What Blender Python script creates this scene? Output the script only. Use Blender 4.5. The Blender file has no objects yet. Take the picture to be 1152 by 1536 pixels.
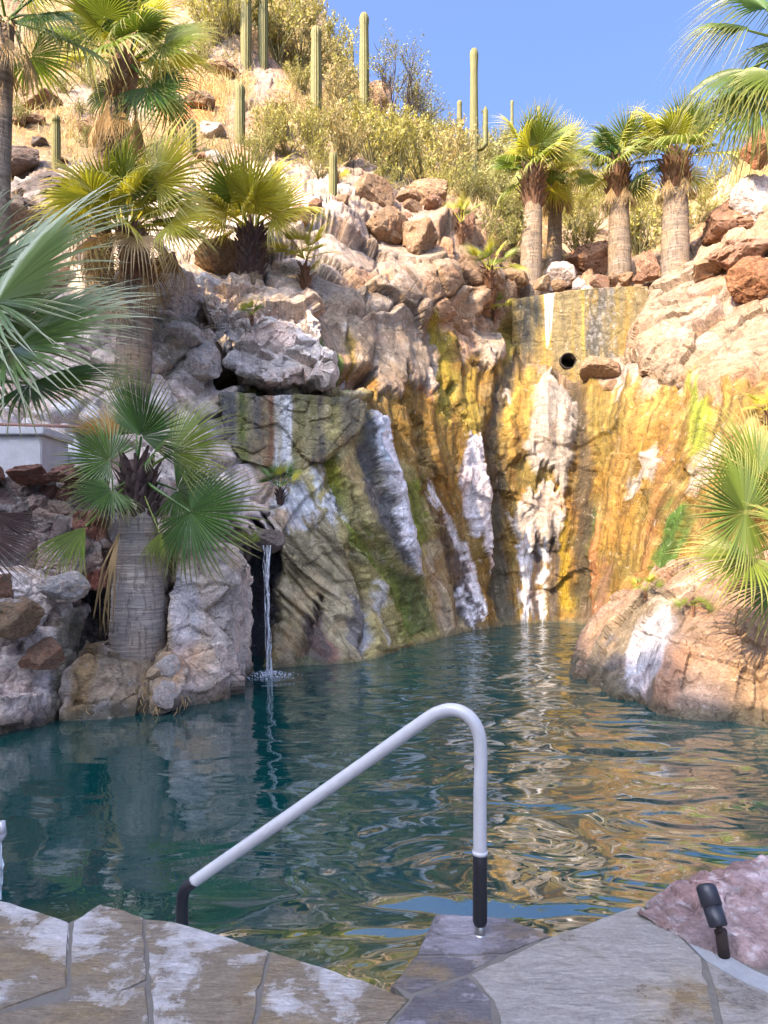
import bpy, bmesh, math, random
import numpy as np
from mathutils import Vector, Matrix

C = bpy.context.scene
COL = C.collection
rad = math.radians

# ------------------------------------------------------------------ camera, sky, sun, exposure
H, F, YH = 1.68, 1100.0, 810.0          # eye height over the water, focal length and horizon of the photo
cam = bpy.data.cameras.new('camera')
cam.sensor_fit = 'VERTICAL'; cam.sensor_height = 24.0; cam.lens = 24.0 * F / 1536
cam.shift_y = (YH - 768) / 1536.0
cam.clip_start = 0.05; cam.clip_end = 500
camo = bpy.data.objects.new('camera', cam); COL.objects.link(camo)
camo.location = (0, 0, H); camo.rotation_euler = (math.pi / 2, 0, 0)
C.camera = camo

SUN_EL = rad(41); SUN_H = Vector((-0.65, -0.76, 0)).normalized()
SUN = Vector((SUN_H.x * math.cos(SUN_EL), SUN_H.y * math.cos(SUN_EL), math.sin(SUN_EL)))
world = bpy.data.worlds.new("World"); C.world = world; world.use_nodes = True
wn = world.node_tree.nodes
sky = wn.new('ShaderNodeTexSky'); sky.sky_type = 'NISHITA'; sky.sun_disc = False
sky.sun_elevation = SUN_EL; sky.sun_rotation = math.atan2(SUN_H.x, SUN_H.y)
sky.air_density = 0.6; sky.dust_density = 10.0; sky.ozone_density = 9.0; sky.altitude = 0
world.node_tree.links.new(sky.outputs[0], wn['Background'].inputs[0])
wn['Background'].inputs[1].default_value = 0.13
sl = bpy.data.lights.new('sun', 'SUN'); sl.energy = 2.3; sl.angle = rad(0.5); sl.color = (1.0, 0.75, 0.43)
so = bpy.data.objects.new('sun', sl); COL.objects.link(so)
so.rotation_euler = (-SUN).to_track_quat('-Z', 'Y').to_euler()
C.view_settings.view_transform = 'Standard'; C.view_settings.look = 'None'
C.view_settings.exposure = 2.38; C.view_settings.gamma = 1
C.render.engine = 'CYCLES'
C.cycles.use_denoising = True
C.cycles.max_bounces = 8; C.cycles.transparent_max_bounces = 8
C.cycles.sample_clamp_indirect = 4

# ------------------------------------------------------------------ helpers
def P(X, Y, D):
    return Vector(((X - 576) / F * D, D, H + (YH - Y) / F * D))

def PW(X, Y, z=0.0):                      # the point of a level plane seen at a photo position
    D = (H - z) * F / (Y - YH)
    return Vector(((X - 576) / F * D, D, z))

def proj(v):                              # world arrays -> photo positions
    return 576 + v[:, 0] / v[:, 1] * F, YH - (v[:, 2] - H) / v[:, 1] * F

def sst(a, b, x):
    t = np.clip((x - a) / (b - a), 0, 1); return t * t * (3 - 2 * t)

def _hash(ix, iy, iz, k):
    h = (ix.astype(np.uint32) * np.uint32(374761393) + iy.astype(np.uint32) * np.uint32(668265263)
         + iz.astype(np.uint32) * np.uint32(2147483647 - 61) + np.uint32((k * 974634541) & 0xffffffff))
    h = (h ^ (h >> np.uint32(13))) * np.uint32(1274126177)
    h = (h ^ (h >> np.uint32(15))) * np.uint32(2246822519)
    h = h ^ (h >> np.uint32(16))
    return h.astype(np.float64) / 4294967295.0

def vnoise(p, k=0):
    i = np.floor(p).astype(np.int64); f = p - i; f = f * f * f * (f * (f * 6 - 15) + 10)
    r = 0
    for dx in (0, 1):
        for dy in (0, 1):
            for dz in (0, 1):
                w = (f[:, 0] if dx else 1 - f[:, 0]) * (f[:, 1] if dy else 1 - f[:, 1]) * (f[:, 2] if dz else 1 - f[:, 2])
                r = r + w * _hash(i[:, 0] + dx, i[:, 1] + dy, i[:, 2] + dz, k)
    return r * 2 - 1

def fbm(p, o=4, k=0, g=0.5):
    a, s, t = 1.0, 0, 0
    for j in range(o):
        s = s + a * vnoise(p * (2 ** j) + 13.7 * j, k + j); t += a; a *= g
    return s / t

def facet(p, size, k=0):
    """fractured rock: per-cell tilted planes; returns height, crack distance, cell random"""
    q = p / size; i = np.floor(q).astype(np.int64)
    n = len(p); f1 = np.full(n, 9.); f2 = np.full(n, 9.); hgt = np.zeros(n); rr = np.zeros(n)
    for dx in (-1, 0, 1):
        for dy in (-1, 0, 1):
            for dz in (-1, 0, 1):
                a, b, c = i[:, 0] + dx, i[:, 1] + dy, i[:, 2] + dz
                h = [_hash(a, b, c, k + m) for m in range(3)]
                d = np.stack([q[:, 0] - a - h[0], q[:, 1] - b - h[1], q[:, 2] - c - h[2]], 1)
                l = np.sqrt((d * d).sum(1))
                t = [_hash(a, b, c, k + 10 + m) * 2 - 1 for m in range(4)]
                v = (d[:, 0] * t[0] + d[:, 1] * t[1] + d[:, 2] * t[2]) * 1.1 + t[3] * 0.35
                c1 = l < f1
                f2 = np.where(c1, f1, np.minimum(f2, l))
                hgt = np.where(c1, v, hgt); rr = np.where(c1, (t[3] + 1) / 2, rr); f1 = np.where(c1, l, f1)
    return hgt * size, f2 - f1, rr

def n2(X, Y, s, k=0, o=3):
    return fbm(np.stack([X / s, Y / s, np.zeros_like(X) + k * 3.3], 1), o, k)

def inpoly(X, Y, poly):
    ins = np.zeros(len(X), bool); n = len(poly)
    for j in range(n):
        x1, y1 = poly[j]; x2, y2 = poly[(j + 1) % n]
        if y1 == y2: continue
        c = ((y1 > Y) != (y2 > Y)) & (X < (x2 - x1) * (Y - y1) / (y2 - y1) + x1)
        ins ^= c
    return ins

def polydist(X, Y, poly, closed=False):
    d = np.full(len(X), 1e9); n = len(poly)
    for j in range(n if closed else n - 1):
        x1, y1 = poly[j][:2]; x2, y2 = poly[(j + 1) % n][:2]
        dx, dy = x2 - x1, y2 - y1
        t = np.clip(((X - x1) * dx + (Y - y1) * dy) / (dx * dx + dy * dy + 1e-9), 0, 1)
        d = np.minimum(d, np.hypot(X - x1 - t * dx, Y - y1 - t * dy))
    return d

def pmask(X, Y, poly, soft=3.0):          # soft-edged polygon
    d = polydist(X, Y, poly, True); s = np.where(inpoly(X, Y, poly), d, -d)
    return sst(-soft, soft, s)

def smask(X, Y, line, w, soft=None):      # soft-edged streak
    soft = soft or w * 0.6
    return 1 - sst(w - soft, w + soft, polydist(X, Y, line))

def new_mesh(name, verts, faces, smooth=True):
    me = bpy.data.meshes.new(name)
    v = np.asarray(verts, dtype=np.float32)
    if isinstance(faces, np.ndarray):
        nf, k = faces.shape
        me.vertices.add(len(v)); me.vertices.foreach_set('co', v.ravel())
        me.loops.add(nf * k); me.loops.foreach_set('vertex_index', faces.astype(np.int32).ravel())
        me.polygons.add(nf)
        me.polygons.foreach_set('loop_start', np.arange(0, nf * k, k, dtype=np.int32))
        me.update(calc_edges=True); me.validate()
    else:
        me.from_pydata([tuple(map(float, x)) for x in verts], [], faces); me.update()
    if smooth: me.polygons.foreach_set('use_smooth', np.ones(len(me.polygons), bool))
    return me

def set_attr(me, name, arr):
    a = np.asarray(arr, dtype=np.float32)
    if a.ndim == 1:
        at = me.attributes.new(name, 'FLOAT', 'POINT'); at.data.foreach_set('value', a)
    else:
        if a.shape[1] == 3: a = np.concatenate([a, np.ones((len(a), 1), np.float32)], 1)
        at = me.attributes.new(name, 'FLOAT_COLOR', 'POINT'); at.data.foreach_set('color', a.ravel())

def link(name, me, mat=None, parent=None, loc=(0, 0, 0)):
    o = bpy.data.objects.new(name, me); COL.objects.link(o)
    if mat and me is not None and not me.materials: me.materials.append(mat)
    if parent: o.parent = parent
    o.location = loc
    return o

def tag(o, label=None, cat=None, group=None, kind=None):
    if label: o['label'] = label
    if cat: o['category'] = cat
    if group: o['group'] = group
    if kind: o['kind'] = kind
    return o

def empty(name, loc, label, cat, group=None):
    o = bpy.data.objects.new(name, None); COL.objects.link(o); o.location = loc; o.empty_display_size = 0.1
    return tag(o, label, cat, group)

class MB:
    """collects shapes into one mesh"""
    def __init__(s): s.v = []; s.f = []; s.t = []; s.lv = []
    def add(s, v, f, t=None, lv=0.0):
        b = len(s.v); s.v += [Vector(x) for x in v]; s.f += [tuple(i + b for i in q) for q in f]
        s.t += list(t) if t is not None else [0.0] * len(v); s.lv += [lv] * len(v)
    def tube(s, pts, r, n=8, caps=True, t=None):
        pts = [Vector(p) for p in pts]; rs = r if isinstance(r, (list, tuple)) else [r] * len(pts)
        v = []; f = []; up = None
        for i, p in enumerate(pts):
            d = (pts[min(i + 1, len(pts) - 1)] - pts[max(i - 1, 0)]).normalized()
            if up is None:
                up = Vector((0, 0, 1)) if abs(d.z) < .9 else Vector((1, 0, 0))
            a = d.cross(up).normalized(); b = a.cross(d).normalized(); up = b
            for k in range(n):
                th = 2 * math.pi * k / n
                v.append(p + (a * math.cos(th) + b * math.sin(th)) * rs[i])
        for i in range(len(pts) - 1):
            for k in range(n):
                f.append((i * n + k, i * n + (k + 1) % n, (i + 1) * n + (k + 1) % n, (i + 1) * n + k))
        if caps:
            f.append(tuple(range(n))[::-1]); f.append(tuple((len(pts) - 1) * n + k for k in range(n)))
        s.add(v, f, t)
    def build(s, name, mat, parent=None, origin=(0, 0, 0), smooth=True, loc=(0, 0, 0)):
        o = Vector(origin)
        me = new_mesh(name, [v - o for v in s.v], s.f, smooth)
        if any(s.t): set_attr(me, 'tip', s.t)
        return link(name, me, mat, parent, loc)

# ------------------------------------------------------------------ materials
class NT:
    def __init__(s, name):
        s.m = bpy.data.materials.new(name); s.m.use_nodes = True
        s.t = s.m.node_tree; s.b = s.t.nodes['Principled BSDF']; s.out = s.t.nodes['Material Output']
    def n(s, typ, ins=None, **kw):
        x = s.t.nodes.new(typ)
        for k, v in kw.items(): setattr(x, k, v)
        for k, v in (ins or {}).items(): s.l(v, x.inputs[k])
        return x
    def l(s, v, sock):
        if isinstance(v, bpy.types.NodeSocket): s.t.links.new(v, sock)
        else: sock.default_value = v
    def co(s, scale=(1, 1, 1), kind='Object'):
        c = s.n('ShaderNodeTexCoord'); m = s.n('ShaderNodeMapping', {'Vector': c.outputs[kind], 'Scale': scale})
        return m.outputs[0]
    def noise(s, vec, scale, detail=4, rough=.6, dist=0):
        return s.n('ShaderNodeTexNoise', {'Vector': vec, 'Scale': scale, 'Detail': detail, 'Roughness': rough, 'Distortion': dist}).outputs[0]
    def ramp(s, fac, a, b, lo=(0, 0, 0, 1), hi=(1, 1, 1, 1)):
        r = s.n('ShaderNodeValToRGB', {'Fac': fac}); e = r.color_ramp.elements
        e[0].position = a; e[1].position = b; e[0].color = lo; e[1].color = hi
        return r.outputs[0]
    def math(s, op, a, b=0.0, c=0.0):
        x = s.n('ShaderNodeMath', {0: a, 1: b, 2: c}, operation=op); return x.outputs[0]
    def mix(s, fac, a, b, bt='MIX'):
        x = s.n('ShaderNodeMix', data_type='RGBA', blend_type=bt)
        s.l(fac, x.inputs[0]); s.l(a, x.inputs[6]); s.l(b, x.inputs[7]); return x.outputs[2]
    def bump(s, h, strength, dist, normal=None):
        b = s.n('ShaderNodeBump', {'Height': h, 'Strength': strength, 'Distance': dist})
        if normal: s.l(normal, b.inputs['Normal'])
        return b.outputs[0]
    def set(s, **kw):
        for k, v in kw.items(): s.l(v, s.b.inputs[k.replace('_', ' ')])
        return s.m

def rgba(c): return (c[0], c[1], c[2], 1)

def rock_mat(name, base=None, fine=1.0, streak=False):
    """rock: vertex albedo 'Col' (or one base colour) with grain, flecks and small fractures"""
    t = NT(name); v = t.co()
    if base is None:
        at = t.n('ShaderNodeAttribute', attribute_name='Col'); col = at.outputs[0]
        w = t.n('ShaderNodeAttribute', attribute_name='wet').outputs[2]
    else:
        col = rgba(base); w = 0.0
        big = t.noise(v, 2.2 * fine, 3, .6)
        col = t.mix(t.ramp(big, .35, .7), col, rgba([c * k for c, k in zip(base, (1.25, 1.18, 1.1))]))
        oi = t.n('ShaderNodeObjectInfo')
        col = t.mix(t.math('MULTIPLY', oi.outputs['Random'], .6), col, rgba([base[0] * .8 + .05, base[1] * .72 + .02, base[2] * .7]))
    big = t.noise(v, 1.3 * fine, 4, .6, .5)
    n1 = t.noise(v, 4.5 * fine, 10, .72, .5); n2_ = t.noise(v, 34 * fine, 6, .8)
    n3 = t.noise(t.co((5 * fine, 5 * fine, 11 * fine)), 1.0, 8, .7, .8)
    k = t.math('MULTIPLY', t.n('ShaderNodeMapRange', {'Value': n1, 'From Min': .3, 'From Max': .7, 'To Min': .58, 'To Max': 1.46}).outputs[0],
               t.n('ShaderNodeMapRange', {'Value': n2_, 'From Min': .3, 'From Max': .7, 'To Min': .55, 'To Max': 1.42}).outputs[0])
    k = t.math('MULTIPLY', k, t.n('ShaderNodeMapRange', {'Value': n3, 'From Min': .3, 'From Max': .7, 'To Min': .68, 'To Max': 1.28}).outputs[0])
    hs = None
    if streak:                                   # drip lines running with the flow on the falls
        fa = t.n('ShaderNodeAttribute', attribute_name='Flow').outputs[1]
        sx = t.n('ShaderNodeSeparateXYZ', {0: fa}); fw = sx.outputs[2]
        def fn(a_, b_, d_):
            c = t.n('ShaderNodeCombineXYZ', {0: t.math('MULTIPLY', sx.outputs[0], a_), 1: t.math('MULTIPLY', sx.outputs[1], b_)})
            return t.noise(c.outputs[0], 1.0, d_, .68, .12)
        f1, f2 = fn(70., 1.5, 8), fn(240., 6., 4)
        kf = t.math('MULTIPLY', t.n('ShaderNodeMapRange', {'Value': f1, 'From Min': .3, 'From Max': .68, 'To Min': .42, 'To Max': 1.42}).outputs[0],
                    t.n('ShaderNodeMapRange', {'Value': f2, 'From Min': .3, 'From Max': .7, 'To Min': .74, 'To Max': 1.25}).outputs[0])
        kf = t.math('MULTIPLY_ADD', t.math('SUBTRACT', kf, 1.0), fw, 1.0)
        k = t.math('MULTIPLY', t.math('POWER', k, t.math('MULTIPLY_ADD', fw, -.25, 1.0)), kf)
        hs = t.math('MULTIPLY', t.math('ADD', f1, t.math('MULTIPLY', f2, .4)), fw)
    col = t.mix(1.0, col, t.n('ShaderNodeCombineColor', {0: k, 1: k, 2: k}).outputs[0], 'MULTIPLY')
    # warm iron bloom and pale lime crust
    col = t.mix(t.math('MULTIPLY', t.ramp(big, .52, .66), .38), col, t.mix(1., col, (1.25, .82, .58, 1), 'MULTIPLY'))
    lime = t.ramp(t.noise(v, 9 * fine, 6, .7, .4), .60, .66)
    col = t.mix(t.math('MULTIPLY', lime, .30), col, (.66, .60, .54, 1))
    warp = t.mix(.16, v, t.n('ShaderNodeTexNoise', {'Vector': v, 'Scale': 4. * fine, 'Detail': 5.}).outputs[1])
    gate = t.ramp(t.noise(v, 2.1 * fine, 3, .5), .46, .56)
    def crack(sc, wd):
        q = t.n('ShaderNodeTexVoronoi', {'Vector': warp, 'Scale': sc * fine}, feature='DISTANCE_TO_EDGE').outputs['Distance']
        return t.ramp(q, .0, wd, (1, 1, 1, 1), (0, 0, 0, 1))
    c1 = crack(1.5, .028); c2 = t.math('MULTIPLY', crack(5.2, .05), gate)
    cr = t.math('MAXIMUM', c1, c2)
    col = t.mix(t.math('MULTIPLY', cr, .30 if streak else .28), col, t.mix(1., col, (.25, .2, .18, 1), 'MULTIPLY'))
    h = t.math('ADD', t.math('MULTIPLY', n1, 1.0), t.math('MULTIPLY', n2_, .35))
    h = t.math('ADD', h, t.math('MULTIPLY', n3, .5))
    h = t.math('SUBTRACT', h, t.math('MULTIPLY', cr, .22))
    if hs is not None: h = t.math('ADD', h, t.math('MULTIPLY', hs, .9))
    r = t.math('MULTIPLY_ADD', w, -.62, .9)
    return t.set(Base_Color=col, Roughness=r, Normal=t.bump(h, .8, .075 / fine), Specular_IOR_Level=.35)

M = {}
M['cliff'] = rock_mat('cliff_rock', streak=True)
M['outcrop'] = rock_mat('outcrop_rock')
M['cream'] = rock_mat('cream_boulder', (.29, .20, .125))
M['pinkrock'] = rock_mat('pink_boulder', (.27, .16, .105))
M['brownrock'] = rock_mat('brown_boulder', (.25, .12, .06))
M['greyrock'] = rock_mat('grey_boulder', (.54, .49, .46))
M['darkrock'] = rock_mat('dark_boulder', (.15, .13, .125))
M['redrock'] = rock_mat('red_masonry_stone', (.20, .10, .075))
M['rose'] = rock_mat('rose_rock', (.45, .29, .28), 2.2)

def leaf_mat(name, c1, c2, tipc, trans=.35, rough=.45):
    t = NT(name); oi = t.n('ShaderNodeObjectInfo').outputs['Random']
    tip = t.n('ShaderNodeAttribute', attribute_name='tip').outputs[2]
    col = t.mix(oi, rgba(c1), rgba(c2))
    lv = t.n('ShaderNodeAttribute', attribute_name='lv').outputs[2]
    col = t.mix(t.math('MULTIPLY', lv, .55), col, rgba([c * .38 for c in c1]))
    col = t.mix(t.ramp(tip, .55, 1.0), col, rgba(tipc))
    t.set(Base_Color=col, Roughness=rough, Specular_IOR_Level=.4)
    tr = t.n('ShaderNodeBsdfTranslucent', {'Color': t.mix(1., col, (1.0, 1.0, .5, 1), 'MULTIPLY')})
    mx = t.n('ShaderNodeMixShader', {0: trans, 1: t.b.outputs[0], 2: tr.outputs[0]})
    t.t.links.new(mx.outputs[0], t.out.inputs[0])
    return t.m
M['leaf_yellow'] = leaf_mat('sunny_palm_leaf', (.64, .58, .075), (.50, .50, .075), (.66, .55, .22), .45)  # yellow of sunlit fronds put into the leaf colour
M['leaf_green'] = leaf_mat('green_palm_leaf', (.17, .25, .04), (.27, .32, .055), (.42, .38, .13), .4)
M['leaf_deep'] = leaf_mat('deep_green_palm_leaf', (.065, .15, .03), (.13, .21, .045), (.34, .30, .11), .25)
M['leaf_mid'] = leaf_mat('dark_olive_palm_leaf', (.10, .16, .03), (.16, .22, .045), (.34, .30, .11), .3)
M['leaf_blue'] = leaf_mat('shaded_palm_leaf', (.12, .21, .06), (.20, .28, .10), (.50, .50, .34), .25, .3)  # tone of fronds in shade put into the leaf colour
M['leaf_dead'] = leaf_mat('dead_palm_leaf', (.52, .36, .18), (.42, .27, .12), (.6, .46, .26), .25, .7)
M['leaf_brown'] = leaf_mat('withered_palm_leaf', (.13, .075, .06), (.10, .06, .055), (.30, .22, .17), .15, .7)
M['leaf_gold'] = leaf_mat('browning_palm_leaf', (.42, .22, .04), (.35, .2, .05), (.5, .36, .14), .3)
M['shrub_yellow'] = leaf_mat('yellow_shrub_leaf', (.40, .35, .075), (.33, .31, .075), (.45, .39, .12), .3, .6)
M['shrub_green'] = leaf_mat('green_shrub_leaf', (.32, .31, .085), (.24, .25, .085), (.38, .34, .12), .25, .6)
M['straw'] = leaf_mat('straw_grass', (.50, .38, .17), (.42, .33, .14), (.58, .46, .24), .3, .7)

def trunk_mat(name, c, warm, ring=26):
    t = NT(name); v = t.co()
    wv = t.noise(t.co((1.6, 1.6, ring)), 1.0, 5, .65, 1.1)
    cr = t.noise(t.co((20, 20, 3.0)), 1.0, 4, .6, 1.4)
    n = t.noise(v, 2.2, 4, .6)
    fis = t.ramp(t.noise(t.co((30, 30, 4)), 1.0, 3, .55, .8), .36, .44)
    k = t.math('MULTIPLY', t.n('ShaderNodeMapRange', {'Value': wv, 'From Min': .36, 'From Max': .62, 'To Min': .64, 'To Max': 1.22}).outputs[0], t.math('MULTIPLY_ADD', fis, .22, .78))
    col = t.mix(t.ramp(n, .4, .7), rgba(c), rgba(warm))
    col = t.mix(1., col, t.n('ShaderNodeCombineColor', {0: k, 1: k, 2: k}).outputs[0], 'MULTIPLY')
    h = t.math('ADD', wv, t.math('MULTIPLY', fis, .5))
    return t.set(Base_Color=col, Roughness=.85, Normal=t.bump(h, .9, .05))
M['trunk'] = trunk_mat('palm_trunk_bark', (.24, .185, .14), (.33, .225, .13), 30)
M['trunk_near'] = trunk_mat('grey_palm_trunk_bark', (.36, .31, .28), (.46, .36, .28), 34)

def plain(name, c, rough=.6, nscale=14, amt=.5, bump=.3, metal=0, dist=.02):
    t = NT(name); v = t.co(); n = t.noise(v, nscale, 6, .65)
    k = t.math('MULTIPLY_ADD', n, amt * 2, 1 - amt)
    col = t.mix(1., rgba(c), t.n('ShaderNodeCombineColor', {0: k, 1: k, 2: k}).outputs[0], 'MULTIPLY')
    return t.set(Base_Color=col, Roughness=rough, Metallic=metal, Normal=t.bump(n, bump, dist))
M['boots'] = plain('palm_leaf_bases', (.17, .085, .045), .8, 20, .7)
M['boots_dark'] = plain('dark_palm_leaf_bases', (.075, .045, .04), .8, 20, .7)
M['wood'] = plain('twig_bark', (.12, .09, .085), .8)
M['shrubwood'] = plain('shrub_stem', (.19, .17, .07), .8)
M['white_paint'] = plain('white_coated_rail', (.46, .45, .47), .26, 25, .16, .05)
M['black_grip'] = plain('black_rubber_grip', (.012, .012, .016), .5, 60, .3, .4, 0, .004)
M['steel'] = plain('steel_stub', (.35, .34, .33), .35, 40, .3, .1, .8)
M['bronze'] = plain('dark_bronze', (.022, .022, .03), .42, 40, .4, .15)
M['rust'] = plain('rusty_brown_metal', (.035, .02, .016), .7, 60, .6, .6, 0, .01)
M['concrete'] = plain('pale_concrete', (.50, .49, .50), .8, 6, .3, .4)
M['grout'] = plain('brown_grout', (.13, .115, .10), .95, 20, .3, .5)
M['mortar'] = plain('white_mortar', (.26, .26, .27), .8, 20, .35, .5)
M['pipe'] = plain('rusty_pipe', (.24, .12, .09), .6, 20, .4)
M['hole'] = plain('dark_pipe_bore', (.02, .014, .01), .9)

def cactus_mat():
    t = NT('saguaro_skin'); v = t.co(); n = t.noise(v, 6, 4, .6)
    tip = t.n('ShaderNodeAttribute', attribute_name='tip').outputs[2]
    col = t.mix(t.ramp(n, .3, .7), (.09, .09, .022, 1), (.13, .12, .035, 1))
    col = t.mix(t.math('MULTIPLY', tip, .7), col, (.30, .26, .10, 1))
    return t.set(Base_Color=col, Roughness=.7, Normal=t.bump(n, .3, .03))
M['cactus'] = cactus_mat()

def water_mat():
    t = NT('pool_water'); c = t.co()
    sx = t.n('ShaderNodeSeparateXYZ', {0: c}); x, y = sx.outputs[0], sx.outputs[1]
    # the pool is calm in the left bay and livelier where the falls push the water out
    act = t.n('ShaderNodeMapRange', {'Value': t.math('ADD', x, t.math('MULTIPLY', y, .06)), 'From Min': -1.0, 'From Max': .9, 'To Min': .12, 'To Max': 1.0}).outputs[0]
    w1 = t.noise(t.co((1.0, 1.5, 1)), 0.8, 1, .4, 1.2)
    w2 = t.noise(t.co((1.0, 1.7, 1)), 1.75, 1, .5, 1.4)
    w3 = t.noise(t.co((1, 1.6, 1)), 8., 2, .5, .3)
    h = t.math('ADD', t.math('MULTIPLY', w1, 1.0), t.math('MULTIPLY', w2, .30))
    h = t.math('ADD', t.math('MULTIPLY', h, act), t.math('MULTIPLY', w3, .007))
    nrm = t.bump(h, 1.0, .11)
    n = t.noise(c, .55, 3, .5)
    col = t.mix(n, (.002, .034, .036, 1), (.003, .050, .046, 1))
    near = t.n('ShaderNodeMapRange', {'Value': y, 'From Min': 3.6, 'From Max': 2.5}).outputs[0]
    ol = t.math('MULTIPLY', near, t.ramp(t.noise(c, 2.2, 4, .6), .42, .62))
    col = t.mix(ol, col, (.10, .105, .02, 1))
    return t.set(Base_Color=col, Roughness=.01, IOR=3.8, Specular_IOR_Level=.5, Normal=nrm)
M['water'] = water_mat()

def fall_mat():
    t = NT('falling_water'); n = t.noise(t.co((40, 40, 5)), 1., 5, .7)
    t.set(Base_Color=(.75, .8, .88, 1), Roughness=.15)
    tr = t.n('ShaderNodeBsdfTransparent')
    mx = t.n('ShaderNodeMixShader', {0: t.ramp(n, .42, .6), 1: tr.outputs[0], 2: t.b.outputs[0]})
    t.t.links.new(mx.outputs[0], t.out.inputs[0]); return t.m
M['fall'] = fall_mat()
M['foam'] = fall_mat()

def flag_mat(name, dry, wetc, k0, k1):
    t = NT(name); c = t.co(); n = t.noise(t.co((1.0, 1.15, 1)), 2.7, 9, .66, .25)
    oi = t.n('ShaderNodeObjectInfo').outputs['Random']
    wet = t.ramp(t.math('ADD', n, t.math('MULTIPLY', oi, .06)), k0, k1)
    g = t.noise(t.n('ShaderNodeMapping', {'Vector': t.co(), 'Rotation': (0, 0, .5), 'Scale': (3, 13, 3)}).outputs[0], 2.6, 8, .74, 1.2); g2 = t.noise(c, 70, 3, .6)
    k = t.math('MULTIPLY', t.n('ShaderNodeMapRange', {'Value': g, 'From Min': .32, 'From Max': .68, 'To Min': .6, 'To Max': 1.35}).outputs[0], t.math('MULTIPLY_ADD', g2, .8, .6))
    rust = t.ramp(t.noise(c, 3.1, 4, .6), .5, .68)
    dcol = t.mix(t.math('MULTIPLY', rust, .35), rgba(dry), (.42, .33, .22, 1))
    wcol = t.mix(rust, rgba(wetc), (.22, .15, .07, 1))
    col = t.mix(1., t.mix(wet, dcol, wcol), t.n('ShaderNodeCombineColor', {0: k, 1: k, 2: k}).outputs[0], 'MULTIPLY')
    r = t.math('MULTIPLY_ADD', wet, -.46, .58)
    h = t.math('ADD', t.math('MULTIPLY', g, .6), t.math('MULTIPLY', g2, .25))
    return t.set(Base_Color=col, Roughness=r, Normal=t.bump(h, .7, .03))
M['flag_wet'] = flag_mat('wet_flagstone', (.42, .39, .385), (.20, .155, .11), .43, .51)
M['flag_dry'] = flag_mat('grey_flagstone', (.27, .245, .225), (.17, .145, .12), .56, .66)
M['flag_blue'] = flag_mat('damp_flagstone', (.25, .23, .26), (.11, .10, .11), .40, .52)

# ------------------------------------------------------------------ the hillside and waterfall cliff: one continuous ground
CP = [
 # left slope, bottom to top
 (-500,1060,7.4),(-300,1050,7.7),(0,1030,8.4),(100,1030,8.4),(250,1020,8.8),(385,1005,9.45),(500,997,9.9),(560,990,10.3),(612,972,11.4),
 (700,948,13.4),(760,938,14.4),(860,935,14.8),(900,945,13.7),(950,965,11.9),(1000,985,10.6),(1152,1010,9.24),(1500,1050,7.7),
 (-400,700,8.0),(60,840,8.4),(60,720,8.6),(0,660,9.0),(130,600,9.4),(130,500,9.9),(-300,500,11),(50,330,12.6),(250,430,10.9),(50,150,19),(150,60,24),(300,230,17),(300,100,24),(380,0,30),
 (-300,200,17),(-400,-100,30),(0,-250,40),(200,-250,40),(180,300,13.5),(250,800,8.9),(300,680,9.7),(290,520,10.5),
 (392,850,10.5),(392,960,10.2),
 # ledge and its stained face
 (330,590,10.7),(440,600,11.0),(550,602,11.5),(340,650,10.4),(450,700,10.6),(430,760,10.2),(560,750,11.2),(400,568,11.7),(400,440,11.9),(300,400,12.0),(350,330,14),(480,400,13.0),(560,450,13.6),
 (600,330,17),(560,260,19),(500,200,22.5),(480,150,26),(520,100,32),(600,190,30),(650,260,24),(700,230,30),(730,215,36),(700,330,17.8),(750,420,17.0),
 # falls
 (620,600,12.9),(680,600,14.0),(750,600,15.3),(830,600,15.7),(930,600,15.0),(1000,600,13.6),(1100,600,11.8),(1152,620,11.0),(700,450,15.6),(620,500,14.2),(830,700,15.2),(830,800,15.0),(700,800,13.9),(620,800,12.1),
 (500,800,10.4),(930,750,14.3),(1000,750,12.6),(1080,800,10.9),(1000,480,15.6),(1080,450,14.6),(1152,450,13.8),(1100,540,13.0),(790,556,16.5),
 (775,455,18.4),(875,450,18.3),(960,445,18.0),(880,490,18.1),(800,505,18.2),(930,490,17.9),(860,525,17.9),(860,566,16.5),(920,550,16.3),(880,415,19.5),(1020,390,18.6),(800,405,19.5),
 (1100,340,18.2),(1152,300,18.4),(1060,275,32),(950,285,46),(850,245,45),(880,340,29),(760,260,38),(1152,190,29),(1120,250,27),
 (1400,600,9.5),(1400,350,14),(1500,0,28),(1300,80,28),(1300,800,9.2),
]
cp = np.array(CP, float)
def tps_phi(r2): return np.where(r2 > 0, .5 * r2 * np.log(np.maximum(r2, 1e-12)), 0)
_s = 100.0
cx, cy, cd = cp[:, 0] / _s, cp[:, 1] / _s, np.log(cp[:, 2])
K = tps_phi((cx[:, None] - cx) ** 2 + (cy[:, None] - cy) ** 2) + np.eye(len(cx)) * .015
A = np.block([[K, np.stack([np.ones_like(cx), cx, cy], 1)], [np.stack([np.ones_like(cx), cx, cy]), np.zeros((3, 3))]])
W = np.linalg.solve(A, np.concatenate([cd, np.zeros(3)]))
def depth(X, Y):
    X = np.atleast_1d(np.asarray(X, float)) / _s; Y = np.atleast_1d(np.asarray(Y, float)) / _s
    out = W[-3] + W[-2] * X + W[-1] * Y
    for j in range(len(cx)):
        out = out + W[j] * tps_phi((X - cx[j]) ** 2 + (Y - cy[j]) ** 2)
    return np.exp(out)

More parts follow.
